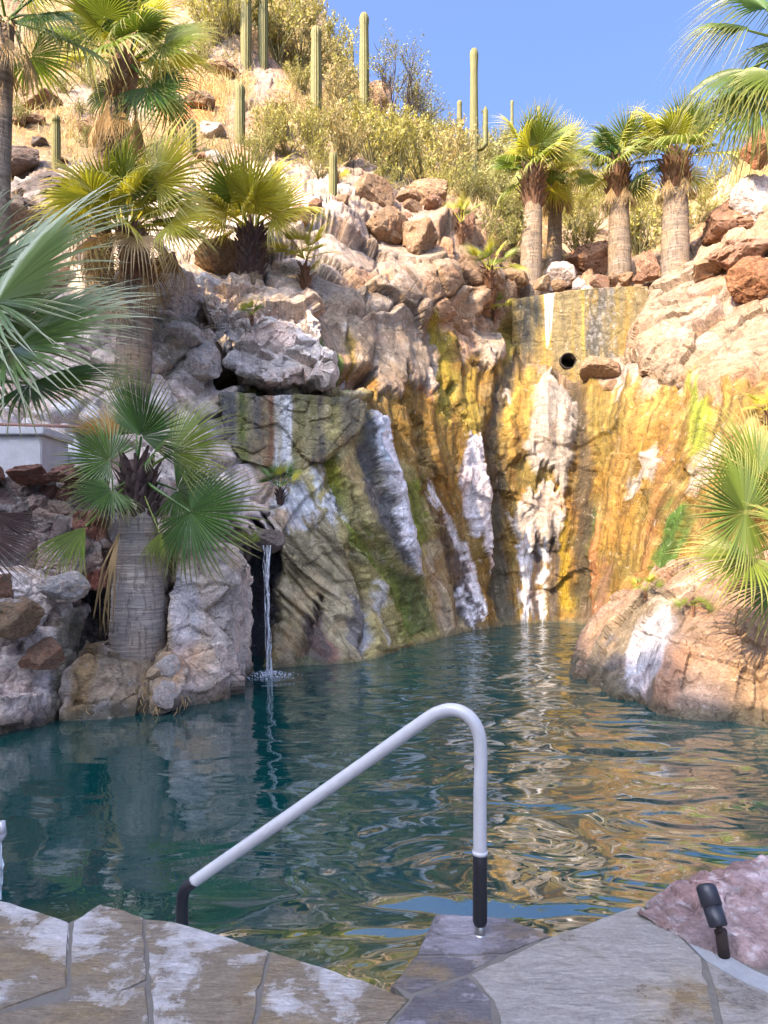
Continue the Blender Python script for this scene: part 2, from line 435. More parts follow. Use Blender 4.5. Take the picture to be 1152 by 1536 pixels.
SKY = np.array([(-500,-250),(0,-250),(250,-190),(400,-90),(470,-20),(500,60),(530,112),(570,138),(620,195),(700,222),(760,222),(850,246),(900,264),(960,290),(1000,300),(1050,280),(1100,250),(1152,192),(1300,80),(1500,0)], float)
BASE = np.array([(-500,1060),(0,1030),(250,1020),(385,1005),(500,997),(560,990),(612,972),(700,948),(760,938),(860,935),(900,945),(950,965),(1000,985),(1152,1010),(1500,1050)], float)

xs = np.concatenate([np.arange(-500, -40, 12), np.arange(-40, 330, 3.2), np.arange(330, 1012, 2.0), np.arange(1012, 1200, 3.0), np.arange(1200, 1501, 12)])
nx = len(xs)
yb = np.interp(xs, BASE[:, 0], BASE[:, 1]); yt = np.interp(xs, SKY[:, 0], SKY[:, 1])
ymid = np.minimum(430, yt + (yb - yt) * .6)
r1 = np.linspace(0, 1, 270); r2 = np.linspace(0, 1, 130)[1:]
Yg = np.concatenate([yb[None] + (ymid - yb)[None] * r1[:, None], ymid[None] + (yt - ymid)[None] * r2[:, None]], 0)
Xg = np.repeat(xs[None], Yg.shape[0], 0)
ny = Yg.shape[0]
Xf, Yf = Xg.ravel(), Yg.ravel()
Df = depth(Xf, Yf)
V = np.stack([(Xf - 576) / F * Df, Df, H + (YH - Yf) / F * Df], 1)

# smooth normals, towards the viewer's side
G = V.reshape(ny, nx, 3)
du = np.gradient(G, axis=1); dv = np.gradient(G, axis=0)
N = np.cross(du, dv); N /= np.linalg.norm(N, axis=2, keepdims=True) + 1e-12
N = N.reshape(-1, 3); 
if N[:, 1].mean() > 0: N = -N

# zones
wx = Xf + 9 * n2(Xf, Yf, 34, 1) + 5 * n2(Xf, Yf, 9, 2); wy = Yf + 12 * n2(Xf, Yf, 34, 3) + 5 * n2(Xf, Yf, 9, 4)
drip = fbm(np.stack([(Xf - 800) / (1270 - Yf) * 70 + 2 * n2(Xf, Yf, 60, 18), np.hypot(Xf - 800, 1270 - Yf) / 300 * 1.2, Xf * 0], 1), 4, 17)
wy = wy + 34 * drip
OCH = [(505,500),(560,505),(600,565),(645,600),(640,530),(626,468),(660,485),(690,520),(740,520),(770,480),(790,540),(850,560),(880,575),(905,560),(935,570),(962,600),(1000,572),(1040,600),(1090,572),(1160,560),(1240,640),(1240,850),(1000,865),(900,960),(690,960),(600,800),(560,690),(530,590)]
OLV = [(335,598),(552,600),(585,650),(640,770),(700,890),(712,960),(610,1000),(420,1020),(385,980),(392,900),(440,770),(430,700),(345,650)]
m_och = pmask(wx, wy, OCH, 5); m_olv = pmask(wx, wy, OLV, 5)
falls = np.clip(pmask(Xf, Yf, [(470,470),(800,520),(960,540),(1060,590),(1220,560),(1220,850),(1010,870),(900,980),(600,1010),(400,1020),(390,880),(440,700),(340,640),(340,596),(520,590)], 14), 0, 1)
hill = sst(19, 24, Df)

# rock relief
p = V.copy()
wp = p + .25 * np.stack([fbm(p * .9, 3, 5), fbm(p * .9, 3, 6), fbm(p * .9, 3, 7)], 1)
h1, e1, c1 = facet(wp * [1, 1, 1.15], 1.5, 20)
h2, e2, c2 = facet(wp * [1, 1, 1.2], .62, 40)
h3, e3, c3 = facet(wp, .27, 60)
weirz = pmask(Xf, Yf, [(768,440),(972,420),(960,480),(930,545),(850,560),(795,545)], 16)
rocky = (1 - falls * .96) * (1 - weirz)
sc = np.clip(Df / 14, .55, 1.6)
smoothz = np.clip(pmask(Xf, Yf, [(465,400),(560,320),(770,340),(790,470),(640,490),(480,490)], 25) + pmask(Xf, Yf, [(965,390),(1210,380),(1210,610),(1060,610),(960,560)], 20), 0, 1)
h0, e0, c0 = facet(wp * [1, 1, .8], 2.3, 10)
slopez = np.maximum(hill, sst(285, 215, Yf) * sst(500, 380, Xf))
disp = rocky * (1 - .8 * slopez) * (.16 * h0 * smoothz + .20 * h1 * (1 - .35 * smoothz) + .19 * h2 * (1 - .8 * smoothz) + .10 * h3 * (1 - .6 * smoothz) - .09 * (1 - sst(0, .045, e1)) - .05 * (1 - sst(0, .14, e2)) * (1 - .8 * smoothz) - .10 * smoothz * (1 - sst(0, .03, e0)))
disp += (rocky * .10 - .05 * smoothz) * fbm(p * 3, 5, 8) + hill * (.5 * fbm(p * .35, 4, 9) + .10 * h2)
# flow-carved ribs on the falls, fanning out of the pool's far corner
th = (Xf - 800) / (1270 - Yf); rr_ = np.hypot(Xf - 800, 1270 - Yf) / 300
thw = th + .028 * n2(Xf, Yf, 110, 11) + .008 * n2(Xf, Yf, 26, 12)
q = np.stack([thw * 13, rr_ * .9, np.zeros_like(th)], 1); rib = fbm(q, 3, 13)
q2 = np.stack([thw * 42, rr_ * 2.4, np.zeros_like(th)], 1); rib2 = fbm(q2, 3, 14)
rid = 1 - np.abs(fbm(np.stack([thw * 9, rr_ * 1.1, np.zeros_like(th) + 5], 1), 2, 15)) * 2
disp += falls * (1 - weirz) * (.17 * rib + .085 * rib2 + .09 * rid + .03 * fbm(p * [5, 5, 1.6], 5, 16) + .04 * h1 + .05 * h2 + .02 * h3)
def carve(line, w, d): 
    global disp
    disp = disp - d * smask(wx, wy, line, w, w * .9)
DARK = [([(785,528),(752,596),(742,644),(752,750),(756,860),(757,938)], 12), ([(857,560),(871,644),(875,776),(870,932)], 11)]
for l_, w_ in DARK: carve(l_, w_ * 1.3, .18)
carve([(385,1010),(388,930),(398,860),(400,815)], 17, .55)
carve([(470,640),(505,730),(560,810),(600,880),(620,960)], 14, .22)
carve([(625,640),(640,700)], 8, .2); carve([(672,800),(698,862),(712,940)], 12, .15)
carve([(520,770),(545,880),(552,990)], 7, .22); carve([(480,910),(445,985)], 6, .2); carve([(340,570),(470,585)], 9, .35)
carve([(628,475),(645,560),(690,620)], 8, .18)
# bare slabs stand a little proud
G1 = [(802,571),(848,563),(864,611),(852,697),(848,752),(821,712),(779,684),(792,631)]
G2 = [(765,783),(788,730),(848,752),(838,812),(821,817),(788,812)]
GA = [(550,616),(571,619),(592,677),(612,776),(625,868),(604,832),(584,763),(561,697)]
GB = [(696,645),(713,655),(723,736),(746,864),(722,845),(697,769),(688,717)]
G5 = [(554,424),(592,424),(632,472),(653,538),(648,588),(617,578),(566,582),(550,512)]
G6 = [(703,484),(742,492),(760,540),(742,560),(716,545)]
G7 = [(470,459),(549,432),(553,512),(556,582),(541,574),(517,500),(496,492)]
for g, d in ((G1, .16), (G2, .12), (GA, .12), (GB, .1), (G5, .15), (G6, .12), (G7, .12)):
    disp += d * pmask(wx, wy, g, 7)
ledge = pmask(Xf, Yf + 3 * n2(Xf, Yf, 12, 19), [(328,590),(552,594),(550,606),(328,606)], 3); disp += .22 * ledge
disp -= .55 * pmask(Xf, Yf + 3 * n2(Xf, Yf, 12, 19), [(322,552),(562,556),(553,589),(322,586)], 4)
under = Yf > (np.interp(Xf, BASE[:, 0], BASE[:, 1]) - 3)
fade = sst(0, 22, np.interp(Xf, BASE[:, 0], BASE[:, 1]) - Yf) * .75 + .25
disp *= fade
V2 = V + N * disp[:, None]

# mineral colours, shaded rock lightened and sunlit rock darkened to soften the contrast
Z = np.zeros
def cmix(col, m, c):
    m = np.clip(m, 0, 1)[:, None]; return col * (1 - m) + np.asarray(c)[None] * m
def rock_base(X, Y, c1, c2, k=0):
    a = n2(X, Y, 120, k + 30); b = n2(X, Y, 30, k + 31, 4)
    col = np.repeat(np.array([[.285, .19, .115]]), len(X), 0)
    col = cmix(col, sst(.45, .9, c1) * .8, (.29, .16, .09))
    col = cmix(col, sst(.5, .95, c2) * .7, (.34, .245, .16))
    col = cmix(col, sst(0, .4, a) * .5, (.34, .29, .26))
    col = cmix(col, sst(.1, .5, b) * .55, (.32, .24, .17))
    return col
col = rock_base(Xf, Yf, c1, c2)
left = sst(560, 330, Xf + .25 * (Yf - 500)) * (1 - hill) * sst(215, 285, Yf)
col = cmix(col, left * .75, (.70, .59, .51)); col = cmix(col, left * sst(.1, .5, n2(Xf, Yf, 40, 50)) * .6, (.27, .24, .23))  # left rock lightened in colour to offset its shade
col = cmix(col, left * sst(.6, .9, c2) * .5, (.55, .5, .48))
dl = pmask(wx, wy, [(-60,230),(70,240),(130,270),(140,330),(60,380),(-60,400)], 25); col = cmix(col, dl * .8 * sst(.2, .6, c2), (.11, .10, .105))
# hill soil, straw and orange patch
hs = np.maximum(hill, sst(285, 215, Yf) * sst(500, 380, Xf)); hs = hs * sst(-.3, .2, n2(Xf, Yf, 45, 51)); col = cmix(col, hs * .85, (.28, .175, .065)); col = cmix(col, hs * sst(.05, .3, n2(Xf, Yf, 16, 62)) * .6, (.20, .15, .08))
col = cmix(col, hill * sst(.1, .4, n2(Xf, Yf, 35, 52)) * .7, (.33, .27, .10))
og = pmask(wx, wy, [(250,125),(330,118),(345,160),(300,190),(240,185)], 18); col = cmix(col, og * .85, (.48, .20, .055))
wp_ = pmask(wx, wy, [(545,130),(575,125),(600,170),(570,190),(545,170)], 8); col = cmix(col, wp_, (.55, .48, .40))
# terrace behind the masonry: whitewashed lime
lime = pmask(wx, wy, [(60,655),(150,640),(160,700),(95,715),(20,705)], 6); col = cmix(col, lime, (.72, .70, .70))
lime = pmask(wx, wy, [(-60,620),(150,615),(150,655),(-60,660)], 8); col = cmix(col, lime * .85, (.70, .69, .72))
seep = pmask(wx, wy, [(215,470),(305,470),(310,520),(300,575),(230,560)], 10); col = cmix(col, seep * .75, (.20, .165, .10))
rv = pmask(wx, wy, [(318,625),(345,640),(392,740),(430,800),(400,850),(370,800),(330,720)], 8); col = cmix(col, rv * .8, (.60, .54, .55))
# falls
n_a = n2(Xf, Yf, 45, 53); st = fbm(np.stack([thw * 60, rr_ * 1.6, Z(len(Xf))], 1), 4, 54); st2 = fbm(np.stack([thw * 150, rr_ * 3, Z(len(Xf))], 1), 3, 55)
oc = np.repeat(np.array([[.255, .145, .026]]), len(Xf), 0)
oc = cmix(oc, sst(0, .4, st) * .75, (.32, .215, .055)); oc = cmix(oc, sst(-.1, .3, n_a) * .75, (.165, .125, .03))
oc = cmix(oc, sst(.15, .45, -st) * .7, (.17, .10, .026)); oc = cmix(oc, sst(.1, .4, st2) * .6, (.12, .07, .02))
oc = cmix(oc, sst(.1, .5, n2(Xf, Yf, 28, 56)) * .5, (.36, .26, .11))
col = col * (1 - m_och[:, None]) + oc * m_och[:, None]
ol = np.repeat(np.array([[.35, .29, .12]]), len(Xf), 0)
ol = cmix(ol, sst(0, .4, st) * .6, (.38, .31, .14)); ol = cmix(ol, sst(.05, .4, n_a) * .6, (.22, .19, .06)); ol = cmix(ol, sst(.15, .5, -st) * .6, (.22, .16, .085))
ol = cmix(ol, sst(.1, .45, n2(Xf, Yf, 24, 57)) * .5, (.46, .385, .28))
col = col * (1 - m_olv[:, None]) + ol * m_olv[:, None]
wet = np.clip(.25 * m_och + .3 * m_olv, 0, 1) * sst(-.3, .3, st)
def paint(m, c, w=None):
    global col, wet
    col = cmix(col, m, c)
    if w is not None: wet = wet * (1 - m) + w * m
def stk(line, wd, c, k=.9, w=None, soft=None):
    paint(smask(wx, wy, line, wd * (1 + .25 * 0), soft) * k * sst(-.75, -.1, st + .3 * n_a + .25), c, w)
OLG = (.16, .20, .025); GRN = (.075, .15, .025); BRN = (.075, .052, .028); SLT = (.085, .09, .10); WHT = (.72, .72, .78); YEL = (.40, .30, .02)
stk([(640,485),(662,560),(664,605)], 17, (.28, .21, .025)); stk([(702,560),(702,600),(700,640)], 12, (.34, .24, .035)); stk([(770,590),(745,700)], 12, (.33, .22, .04))
stk([(840,760),(850,900)], 9, (.33, .22, .02)); stk([(770,560),(760,520),(775,480)], 14, (.22, .17, .03))
stk([(478,635),(508,710),(535,780),(585,870),(620,945)], 14, OLG); stk([(480,545),(522,592)], 9, (.09, .15, .03)); stk([(622,735),(630,810)], 9, OLG)
stk([(482,655),(510,715)], 9, (.26, .27, .03)); stk([(505,625),(530,700),(545,770)], 17, (.40, .345, .16), .8); stk([(640,842),(660,900),(672,945)], 9, (.42, .34, .24), .8); stk([(655,840),(690,930)], 8, (.26, .17, .09), .7); stk([(610,870),(640,950)], 12, (.10, .13, .04))
stk([(886,780),(876,850),(872,905)], 9, GRN, 1.0); stk([(1048,605),(1040,690)], 13, (.19, .23, .025), .9); stk([(1016,765),(990,855)], 12, GRN, 1.0); stk([(1030,580),(1045,600)], 10, (.25, .29, .03))
stk([(368,597),(365,650)], 7, OLG); stk([(385,597),(383,640)], 7, SLT); stk([(404,597),(404,645)], 7, (.20, .085, .05)); stk([(345,600),(345,640)], 9, SLT)
stk([(425,598),(428,640),(435,700)], 11, (.60, .63, .70), .85); stk([(400,650),(410,700)], 9, (.35, .36, .40)); stk([(450,600),(462,690)], 9, (.13, .125, .07)); stk([(480,600),(485,650)], 9, (.10, .09, .06))
for l_, w_ in DARK: stk(l_, w_, BRN, .95, .75)
stk([(548,640),(556,720),(585,790),(605,830)], 12, SLT, .95, .6); stk([(668,800),(696,862),(711,932)], 11, (.07, .065, .08), .95, .7); stk([(752,760),(760,940)], 8, (.09, .085, .06), .8, .6)
stk([(640,760),(690,870)], 10, (.15, .10, .055), .7)
stk([(1000,660),(960,900)], 8, (.30, .14, .05), .6); stk([(895,800),(890,900),(900,940)], 9, (.30, .13, .06), .8); stk([(915,850),(905,930)], 7, (.2, .11, .08), .7)
stk([(965,590),(920,800)], 9, (.34, .19, .05), .7)
for g, c in ((G1, (.31, .265, .22)), (G2, (.40, .355, .31)), (G5, (.26, .205, .155)), (G6, (.36, .28, .20)), (G7, (.28, .21, .145))):
    m = pmask(wx, wy, g, 2.5); paint(m, c, 0); paint(m * sst(.15, .45, n2(Xf, Yf, 22, 58)) * .6, (.42, .36, .31)); paint(m * sst(.2, .5, st2) * .5, (.27, .2, .15))
bare = sum(pmask(wx, wy, g, 3) for g in (G1, G2, G5, G6, G7, GA, GB))
for g in (GA, GB): 
    m = pmask(wx, wy, g, 2); paint(m, (.70, .68, .74), .1); paint(m * sst(.1, .45, st2) * .6, (.42, .40, .46))
m = pmask(wx, wy, [(780,800),(803,798),(800,935),(780,935)], 3) + pmask(wx, wy, [(812,815),(826,815),(815,935),(806,935)], 3)
paint(np.clip(m, 0, 1) * sst(-.35, .05, fbm(np.stack([Xf / 7, Yf / 16, Z(len(Xf))], 1), 3, 59) + .1), (.74, .76, .84), .3)
stk([(806,810),(803,935)], 6, (.06, .05, .06), .9, .7); stk([(832,800),(828,935)], 8, (.07, .06, .06), .8, .6)
stk([(643,740),(683,796),(709,868),(722,930)], 4, WHT, 1.0, .3, 2); stk([(700,890),(712,932)], 3, WHT, 1., .3, 2)
stk([(560,640),(568,700)], 5, (.38, .45, .52), .8)
stk([(543,905),(552,950),(549,985)], 5, (.66, .68, .74), .8); stk([(562,870),(568,910)], 4, (.58, .58, .64), .6); stk([(575,935),(580,960)], 4, (.6, .6, .66), .6)
paint(pmask(wx, Yf, [(405,745),(455,735),(500,790),(540,880),(545,985),(420,1005),(400,900)], 8) * .65, (.33, .28, .205))
paint(pmask(wx, wy, [(455,925),(480,905),(500,960),(490,1000),(450,1000)], 8) * .75, (.085, .06, .085)); paint(pmask(wx, wy, [(495,955),(510,965),(505,1000),(490,1000)], 5) * .6, (.25, .09, .085))
paint(pmask(wx, wy, [(515,900),(540,890),(548,985),(530,985)], 6) * .8, (.10, .095, .12), .5)
paint(pmask(wx, wy, [(440,985),(465,975),(480,1003),(440,1003)], 5) * .6, (.16, .20, .09))
for g in ([(430,735),(455,735),(470,755),(460,785),(430,790)], [(470,745),(510,742),(540,785),(500,775)], [(400,740),(430,730),(430,760),(405,770)], [(462,755),(478,770),(470,790)]):
    paint(pmask(wx, wy, g, 4) * .85, (.60, .61, .66))
paint(pmask(wx, wy, [(462,700),(482,705),(485,725),(470,735)], 4) * .8, (.55, .58, .63))
for g in ([(985,680),(994,692),(962,745),(946,757),(955,720)], [(768,575),(765,605),(757,600)], [(940,565),(955,560),(935,600),(925,600)]):
    paint(pmask(wx, wy, g, 2.5), (.44, .38, .33), 0)
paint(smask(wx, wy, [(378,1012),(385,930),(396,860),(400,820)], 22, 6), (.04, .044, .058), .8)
paint(pmask(wx, wy, [(1060,650),(1090,640),(1075,670),(1050,720),(1030,740),(1025,700)], 4), (.42, .34, .28), 0)
paint(pmask(wx, wy, [(1095,640),(1200,640),(1200,760),(1060,760)], 12) * .7, (.42, .30, .11))
paint(pmask(wx, wy, [(870,890),(900,940),(905,980),(860,960)], 6) * .8, (.10, .07, .05), .6)
# tide line of darkened, slimy rock at the water
tide = sst(14, 2, np.interp(Xf, BASE[:, 0], BASE[:, 1]) - Yf + 5 * n_a); paint(tide * .7, (.09, .08, .045), .7)
# darker along the fracture seams
paint((1 - sst(0.0, .05, e1)) * rocky * (1 - hill) * .5, (.17, .115, .075))

# backfill: behind the skyline the hill falls away, below the waterline the cliff continues under the pool
top = G[-1].copy(); t1 = top * [1.08, 1.08, 1] + [0, 0, -1.0]; t2 = top * [1.6, 1.6, 1] + [0, 0, -14]
top_d = V2.reshape(ny, nx, 3)[-1]
bot = V2.reshape(ny, nx, 3)[0].copy(); bot[:, 2] = -1.2; bot[:, 1] -= .15
VV = np.concatenate([bot[None], V2.reshape(ny, nx, 3), t1[None], t2[None]], 0)
CC = col.reshape(ny, nx, 3); CC = np.concatenate([CC[:1], CC, CC[-1:], CC[-1:]], 0)
WW = wet.reshape(ny, nx); WW = np.concatenate([WW[:1], WW, WW[-1:] * 0, WW[-1:] * 0], 0)
my = ny + 3
idx = np.arange(my * nx).reshape(my, nx)
faces = np.stack([idx[:-1, :-1].ravel(), idx[:-1, 1:].ravel(), idx[1:, 1:].ravel(), idx[1:, :-1].ravel()], 1)
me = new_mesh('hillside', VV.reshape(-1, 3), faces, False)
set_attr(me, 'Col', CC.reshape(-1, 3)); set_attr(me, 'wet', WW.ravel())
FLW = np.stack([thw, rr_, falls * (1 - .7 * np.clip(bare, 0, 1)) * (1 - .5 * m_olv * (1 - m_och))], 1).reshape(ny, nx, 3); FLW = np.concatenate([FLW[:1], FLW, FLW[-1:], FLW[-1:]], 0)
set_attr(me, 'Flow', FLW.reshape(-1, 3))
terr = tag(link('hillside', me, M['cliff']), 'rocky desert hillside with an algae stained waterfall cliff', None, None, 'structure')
PX, PY = proj(V2)
def ground(X, Y):
    i = int(np.argmin((PX - X) ** 2 + (PY - Y) ** 2 + np.where(np.abs(PX - X) < 40, 0, 1e6)))
    return Vector(V2[i])

# ------------------------------------------------------------------ unseen canyon slope added out of frame, crest shaped to shade the pool
tanE = math.tan(SUN_EL); E_ = Vector((-SUN_H.y, SUN_H.x, 0))
prof = [(-34, 19), (-25, 16), (-20, 14), (-16, 12.5), (-13.5, 11.5), (-11.2, 10.0), (-9.1, 9.3), (-8.5, 9.3), (-8.0, 9.9), (-7.6, 11.3), (-7.1, 11.9), (-5.6, 11.3), (-4.8, 9.2), (-4.2, 7.9), (-3, 7.4), (-2.3, 6.8), (-1.76, 6.6), (-1.4, 5.2), (0, 4.4), (6, 5), (14, 7)]
rng = random.Random(4)
RV, RC = [], 60
aa = np.linspace(-34, 14, 140); bb = np.interp(aa, [q_[0] for q_ in prof], [q_[1] for q_ in prof])
bb = bb + .2 * fbm(np.stack([aa * .9, aa * 0, aa * 0], 1), 4, 70) + .12 * fbm(np.stack([aa * 4, aa * 0, aa * 0], 1), 3, 71)
rows = [(22, -1.0), (23.5, .55), (25, 1.0), (27, .93), (36, .6), (50, -.2)]
for s_, hh in rows:
    for a_, b_ in zip(aa, bb):
        topz = b_ + 25 * tanE
        q_ = SUN_H * s_ + E_ * a_
        RV.append((q_.x, q_.y, topz * hh if hh > 0 else -1.5))
na = len(aa)
RF = [(i * na + j, i * na + j + 1, (i + 1) * na + j + 1, (i + 1) * na + j) for i in range(len(rows) - 1) for j in range(na - 1)]
rme = new_mesh('shade_slope', RV, np.array(RF), True); rme.flip_normals()
tag(link('shade_slope', rme, M['cream']), 'unseen canyon slope added to shade the pool', None, None, 'structure')

# ------------------------------------------------------------------ pool
bmw = [(-14, .3, 0), (14, .3, 0), (14, 18, 0), (-14, 18, 0)]
wo = tag(link('pool_water', new_mesh('pool_water', bmw, [(0, 1, 2, 3)]), M['water']), 'teal spring pool with rippled reflections', None, None, 'structure')

# ------------------------------------------------------------------ rocks
def remesh(me, voxel):
    o = bpy.data.objects.new('tmp', me); COL.objects.link(o)
    m = o.modifiers.new('r', 'REMESH'); m.mode = 'VOXEL'; m.voxel_size = voxel
    dg = bpy.context.evaluated_depsgraph_get(); ev = o.evaluated_get(dg)
    r = bpy.data.meshes.new_from_object(ev); bpy.data.objects.remove(o); return r

def mesh_arrays(me):
    v = np.zeros(len(me.vertices) * 3); me.vertices.foreach_get('co', v)
    n = np.zeros(len(me.vertices) * 3); me.vertices.foreach_get('normal', n)
    return v.reshape(-1, 3), n.reshape(-1, 3)

def outcrop(name, hulls, voxel, relief, paintf, label, cat, fine=(1.0, .45, .18), mat='outcrop', seed=0, group=None):
    """union of convex blocks, each given by its front corners (photo x, y, distance) and a thickness, broken up by fractures"""
    bm = bmesh.new()
    for hl in hulls:
        pts, thick = hl[:2]; drop = hl[2] if len(hl) > 2 else .05; vs = []
        cxm = sum(q[0] for q in pts) / len(pts)
        for q in pts:
            v = P(*q); vs.append(bm.verts.new(v))
            b = v + Vector((v.x * .04 - (q[0] - cxm) / F * q[2] * .15, thick, -drop)); vs.append(bm.verts.new(b))
        r = bmesh.ops.convex_hull(bm, input=vs)
        bmesh.ops.delete(bm, geom=list({g for g in r['geom_interior'] + r['geom_unused'] if isinstance(g, bmesh.types.BMVert)}), context='VERTS')
    me = bpy.data.meshes.new('h'); bm.to_mesh(me); bm.free()
    me = remesh(me, voxel)
    v, n = mesh_arrays(me)
    a1, e1, k1 = facet(v + .1 * fbm(v * 2, 2, 80 + seed)[:, None], fine[0], 100 + seed); a2, e2, k2 = facet(v, fine[1], 130 + seed); a3, e3, k3 = facet(v, fine[2], 160 + seed)
    d = relief * (.35 * a1 + .42 * a2 + .35 * a3 - .05 * (1 - sst(0, .12, e1)) - .03 * (1 - sst(0, .14, e2)) + .09 * fbm(v * 4, 5, 190 + seed))
    v = v + n * d[:, None]
    me.vertices.foreach_set('co', v.astype(np.float32).ravel()); me.update()
    me.polygons.foreach_set('use_smooth', np.zeros(len(me.polygons), bool)); me.name = name
    X, Y = proj(v)
    c, w = paintf(v, X, Y, (k1, k2, k3), (e1, e2))
    tw = sst(.19, .04, v[:, 2] + .05 * fbm(v * 5, 3, 33))
    c = cmix(c, tw * .88, (.07, .06, .035)); w = np.clip(w + tw * .7, 0, 1)
    set_attr(me, 'Col', c); set_attr(me, 'wet', w)
    o = link(name, me, M[mat]); o.location = (0, 0, 0)
    # origin at the rock itself
    ctr = Vector(v.mean(0)); ctr.z = float(v[:, 2].min()); me.transform(Matrix.Translation(-ctr)); o.location = ctr
    return tag(o, label, cat, group)

def cvar(v, base, alts, k):
    c = np.repeat(np.array([base], float), len(v), 0)
    for j, (a, s) in enumerate(alts):
        c = cmix(c, sst(0.02, .4, fbm(v * s, 4, 200 + k + 7 * j)) * .75, a)
    return c

def paint_island(v, X, Y, k, e):
    c = cvar(v, (.62, .50, .41), [((.46, .34, .23), 2.0), ((.74, .64, .59), 3.0)], 1)
    xw = X + 9 * fbm(v * 5, 3, 41); yw = Y + 9 * fbm(v * 5, 3, 42)
    soil = pmask(xw, yw, [(110,985),(150,940),(265,930),(275,1000),(260,1050),(100,1090)], 10)
    c = cmix(c, soil * .85, (.28, .20, .12)); c = cmix(c, pmask(xw, yw, [(95,1080),(105,1010),(135,955),(150,970),(130,1080)], 6) * .8, (.37, .23, .10))
    c = cmix(c, pmask(xw, yw, [(255,850),(300,870),(300,960),(265,990),(255,930)], 8) * .6, (.56, .53, .57))
    c = cmix(c, pmask(xw, yw, [(335,850),(375,850),(372,1040),(330,1040),(320,950)], 8) * .7, (.52, .44, .39))
    c = cmix(c, sst(.35, .55, fbm(v * [6, 6, 2], 4, 43)) * .6, (.62, .59, .60))
    return c, np.zeros(len(v))
outcrop('rock_island', [
    ([(95,1082,6.8),(180,1074,6.98),(250,1066,7.18),(272,1060,7.35),(262,965,7.9),(225,950,8.1),(160,955,8.0),(132,962,7.7),(106,1015,7.1),(95,1100,6.75),(272,1085,7.3)], 1.6),
    ([(268,1062,7.35),(320,1056,7.55),(346,1048,7.8),(352,1070,7.75),(268,1080,7.3),(357,960,8.05),(357,850,8.35),(335,822,8.4),(300,815,8.3),(262,845,8.15),(252,930,7.75)], 1.5),
    ([(225,1072,7.0),(262,1068,7.1),(275,1010,7.3),(258,985,7.5),(228,1010,7.3)], .6),
], .020, .36, paint_island, 'tan rock mound rising from the pool under the bottle shaped palm', 'rock', (.8, .38, .15), seed=1)

def paint_leftcliff(v, X, Y, k, e):
    c = cvar(v, (.54, .41, .33), [((.70, .59, .53), 1.8), ((.36, .25, .18), 3.0)], 2)
    c = cmix(c, sst(.5, .8, k[1]) * .7, (.58, .52, .50)); c = cmix(c, sst(.2, .0, k[1]) * .6, (.24, .15, .11))
    c = cmix(c, pmask(X, Y, [(-20,960),(90,940),(95,1090),(-20,1120)], 20) * .45, (.60, .53, .51))
    c = cmix(c, pmask(X, Y, [(85,930),(125,900),(125,1100),(70,1090)], 8) * .7, (.13, .11, .04))
    return c, np.zeros(len(v))
outcrop('cliff_block', [
    ([(-260,1120,5.9),(0,1104,6.30),(52,1092,6.60),(84,1072,7.0),(84,1110,6.9),(-260,1150,5.8),(78,985,7.15),(100,920,7.3),(60,872,7.3),(0,858,7.1),(-260,840,6.7)], 1.3),
    ([(60,880,6.95),(85,866,6.95),(118,878,7.05),(112,898,7.0),(80,902,6.9),(62,895,6.9)], .4),
    ([(-20,900,6.6),(15,895,6.55),(38,912,6.6),(30,935,6.55),(0,942,6.5),(-25,930,6.55)], .4),
    ([(-60,1060,6.2),(10,1040,6.25),(60,1040,6.55),(50,1085,6.5),(0,1095,6.25),(-60,1105,6.1)], .5),
    ([(-80,985,6.5),(40,980,6.65),(70,1000,6.8),(50,1025,6.7),(-80,1030,6.4)], .5),
], .020, .38, paint_leftcliff, 'pale lumpy cliff block at the left edge of the pool', 'rock', (.5, .26, .11), seed=2)

def paint_masonry(v, X, Y, k, e):
    c = cvar(v, (.22, .15, .12), [((.16, .12, .115), 2.5), ((.30, .22, .18), 3)], 3)
    c = cmix(c, sst(.55, .8, k[1]) * .8, (.27, .10, .07)); c = cmix(c, sst(.4, .1, k[1]) * .6, (.15, .125, .125)); c = cmix(c, sst(.85, .95, k[1]) * .7, (.40, .33, .28))
    c = cmix(c, (1 - sst(.02, .10, e[1])) * .8, (.36, .33, .31))
    return c, np.zeros(len(v))
outcrop('masonry_wall', [([(-260,715,7.55),(150,712,8.05),(160,880,8.0),(110,900,7.7),(0,905,7.45),(-260,905,7.3)], .9)],
        .024, .5, paint_masonry, 'rough wall of dark red stones behind the bottle shaped palm', 'stone wall', (.7, .34, .14), seed=3)

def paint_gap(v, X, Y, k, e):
    c = cvar(v, (.075, .06, .05), [((.10, .085, .06), 2.5), ((.045, .04, .04), 3)], 4)  # rock in the gap coloured near black
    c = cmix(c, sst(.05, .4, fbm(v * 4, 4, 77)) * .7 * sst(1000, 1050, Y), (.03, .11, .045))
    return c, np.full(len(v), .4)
outcrop('cleft_rock', [([(60,1090,7.4),(140,1085,7.4),(180,900,8.3),(150,860,8.4),(90,850,8.2),(70,900,7.9)], .5)], .03, .7, paint_gap,
        'dark rock in the cleft left of the bottle shaped palm', 'rock', (.5, .3, .14), seed=4)

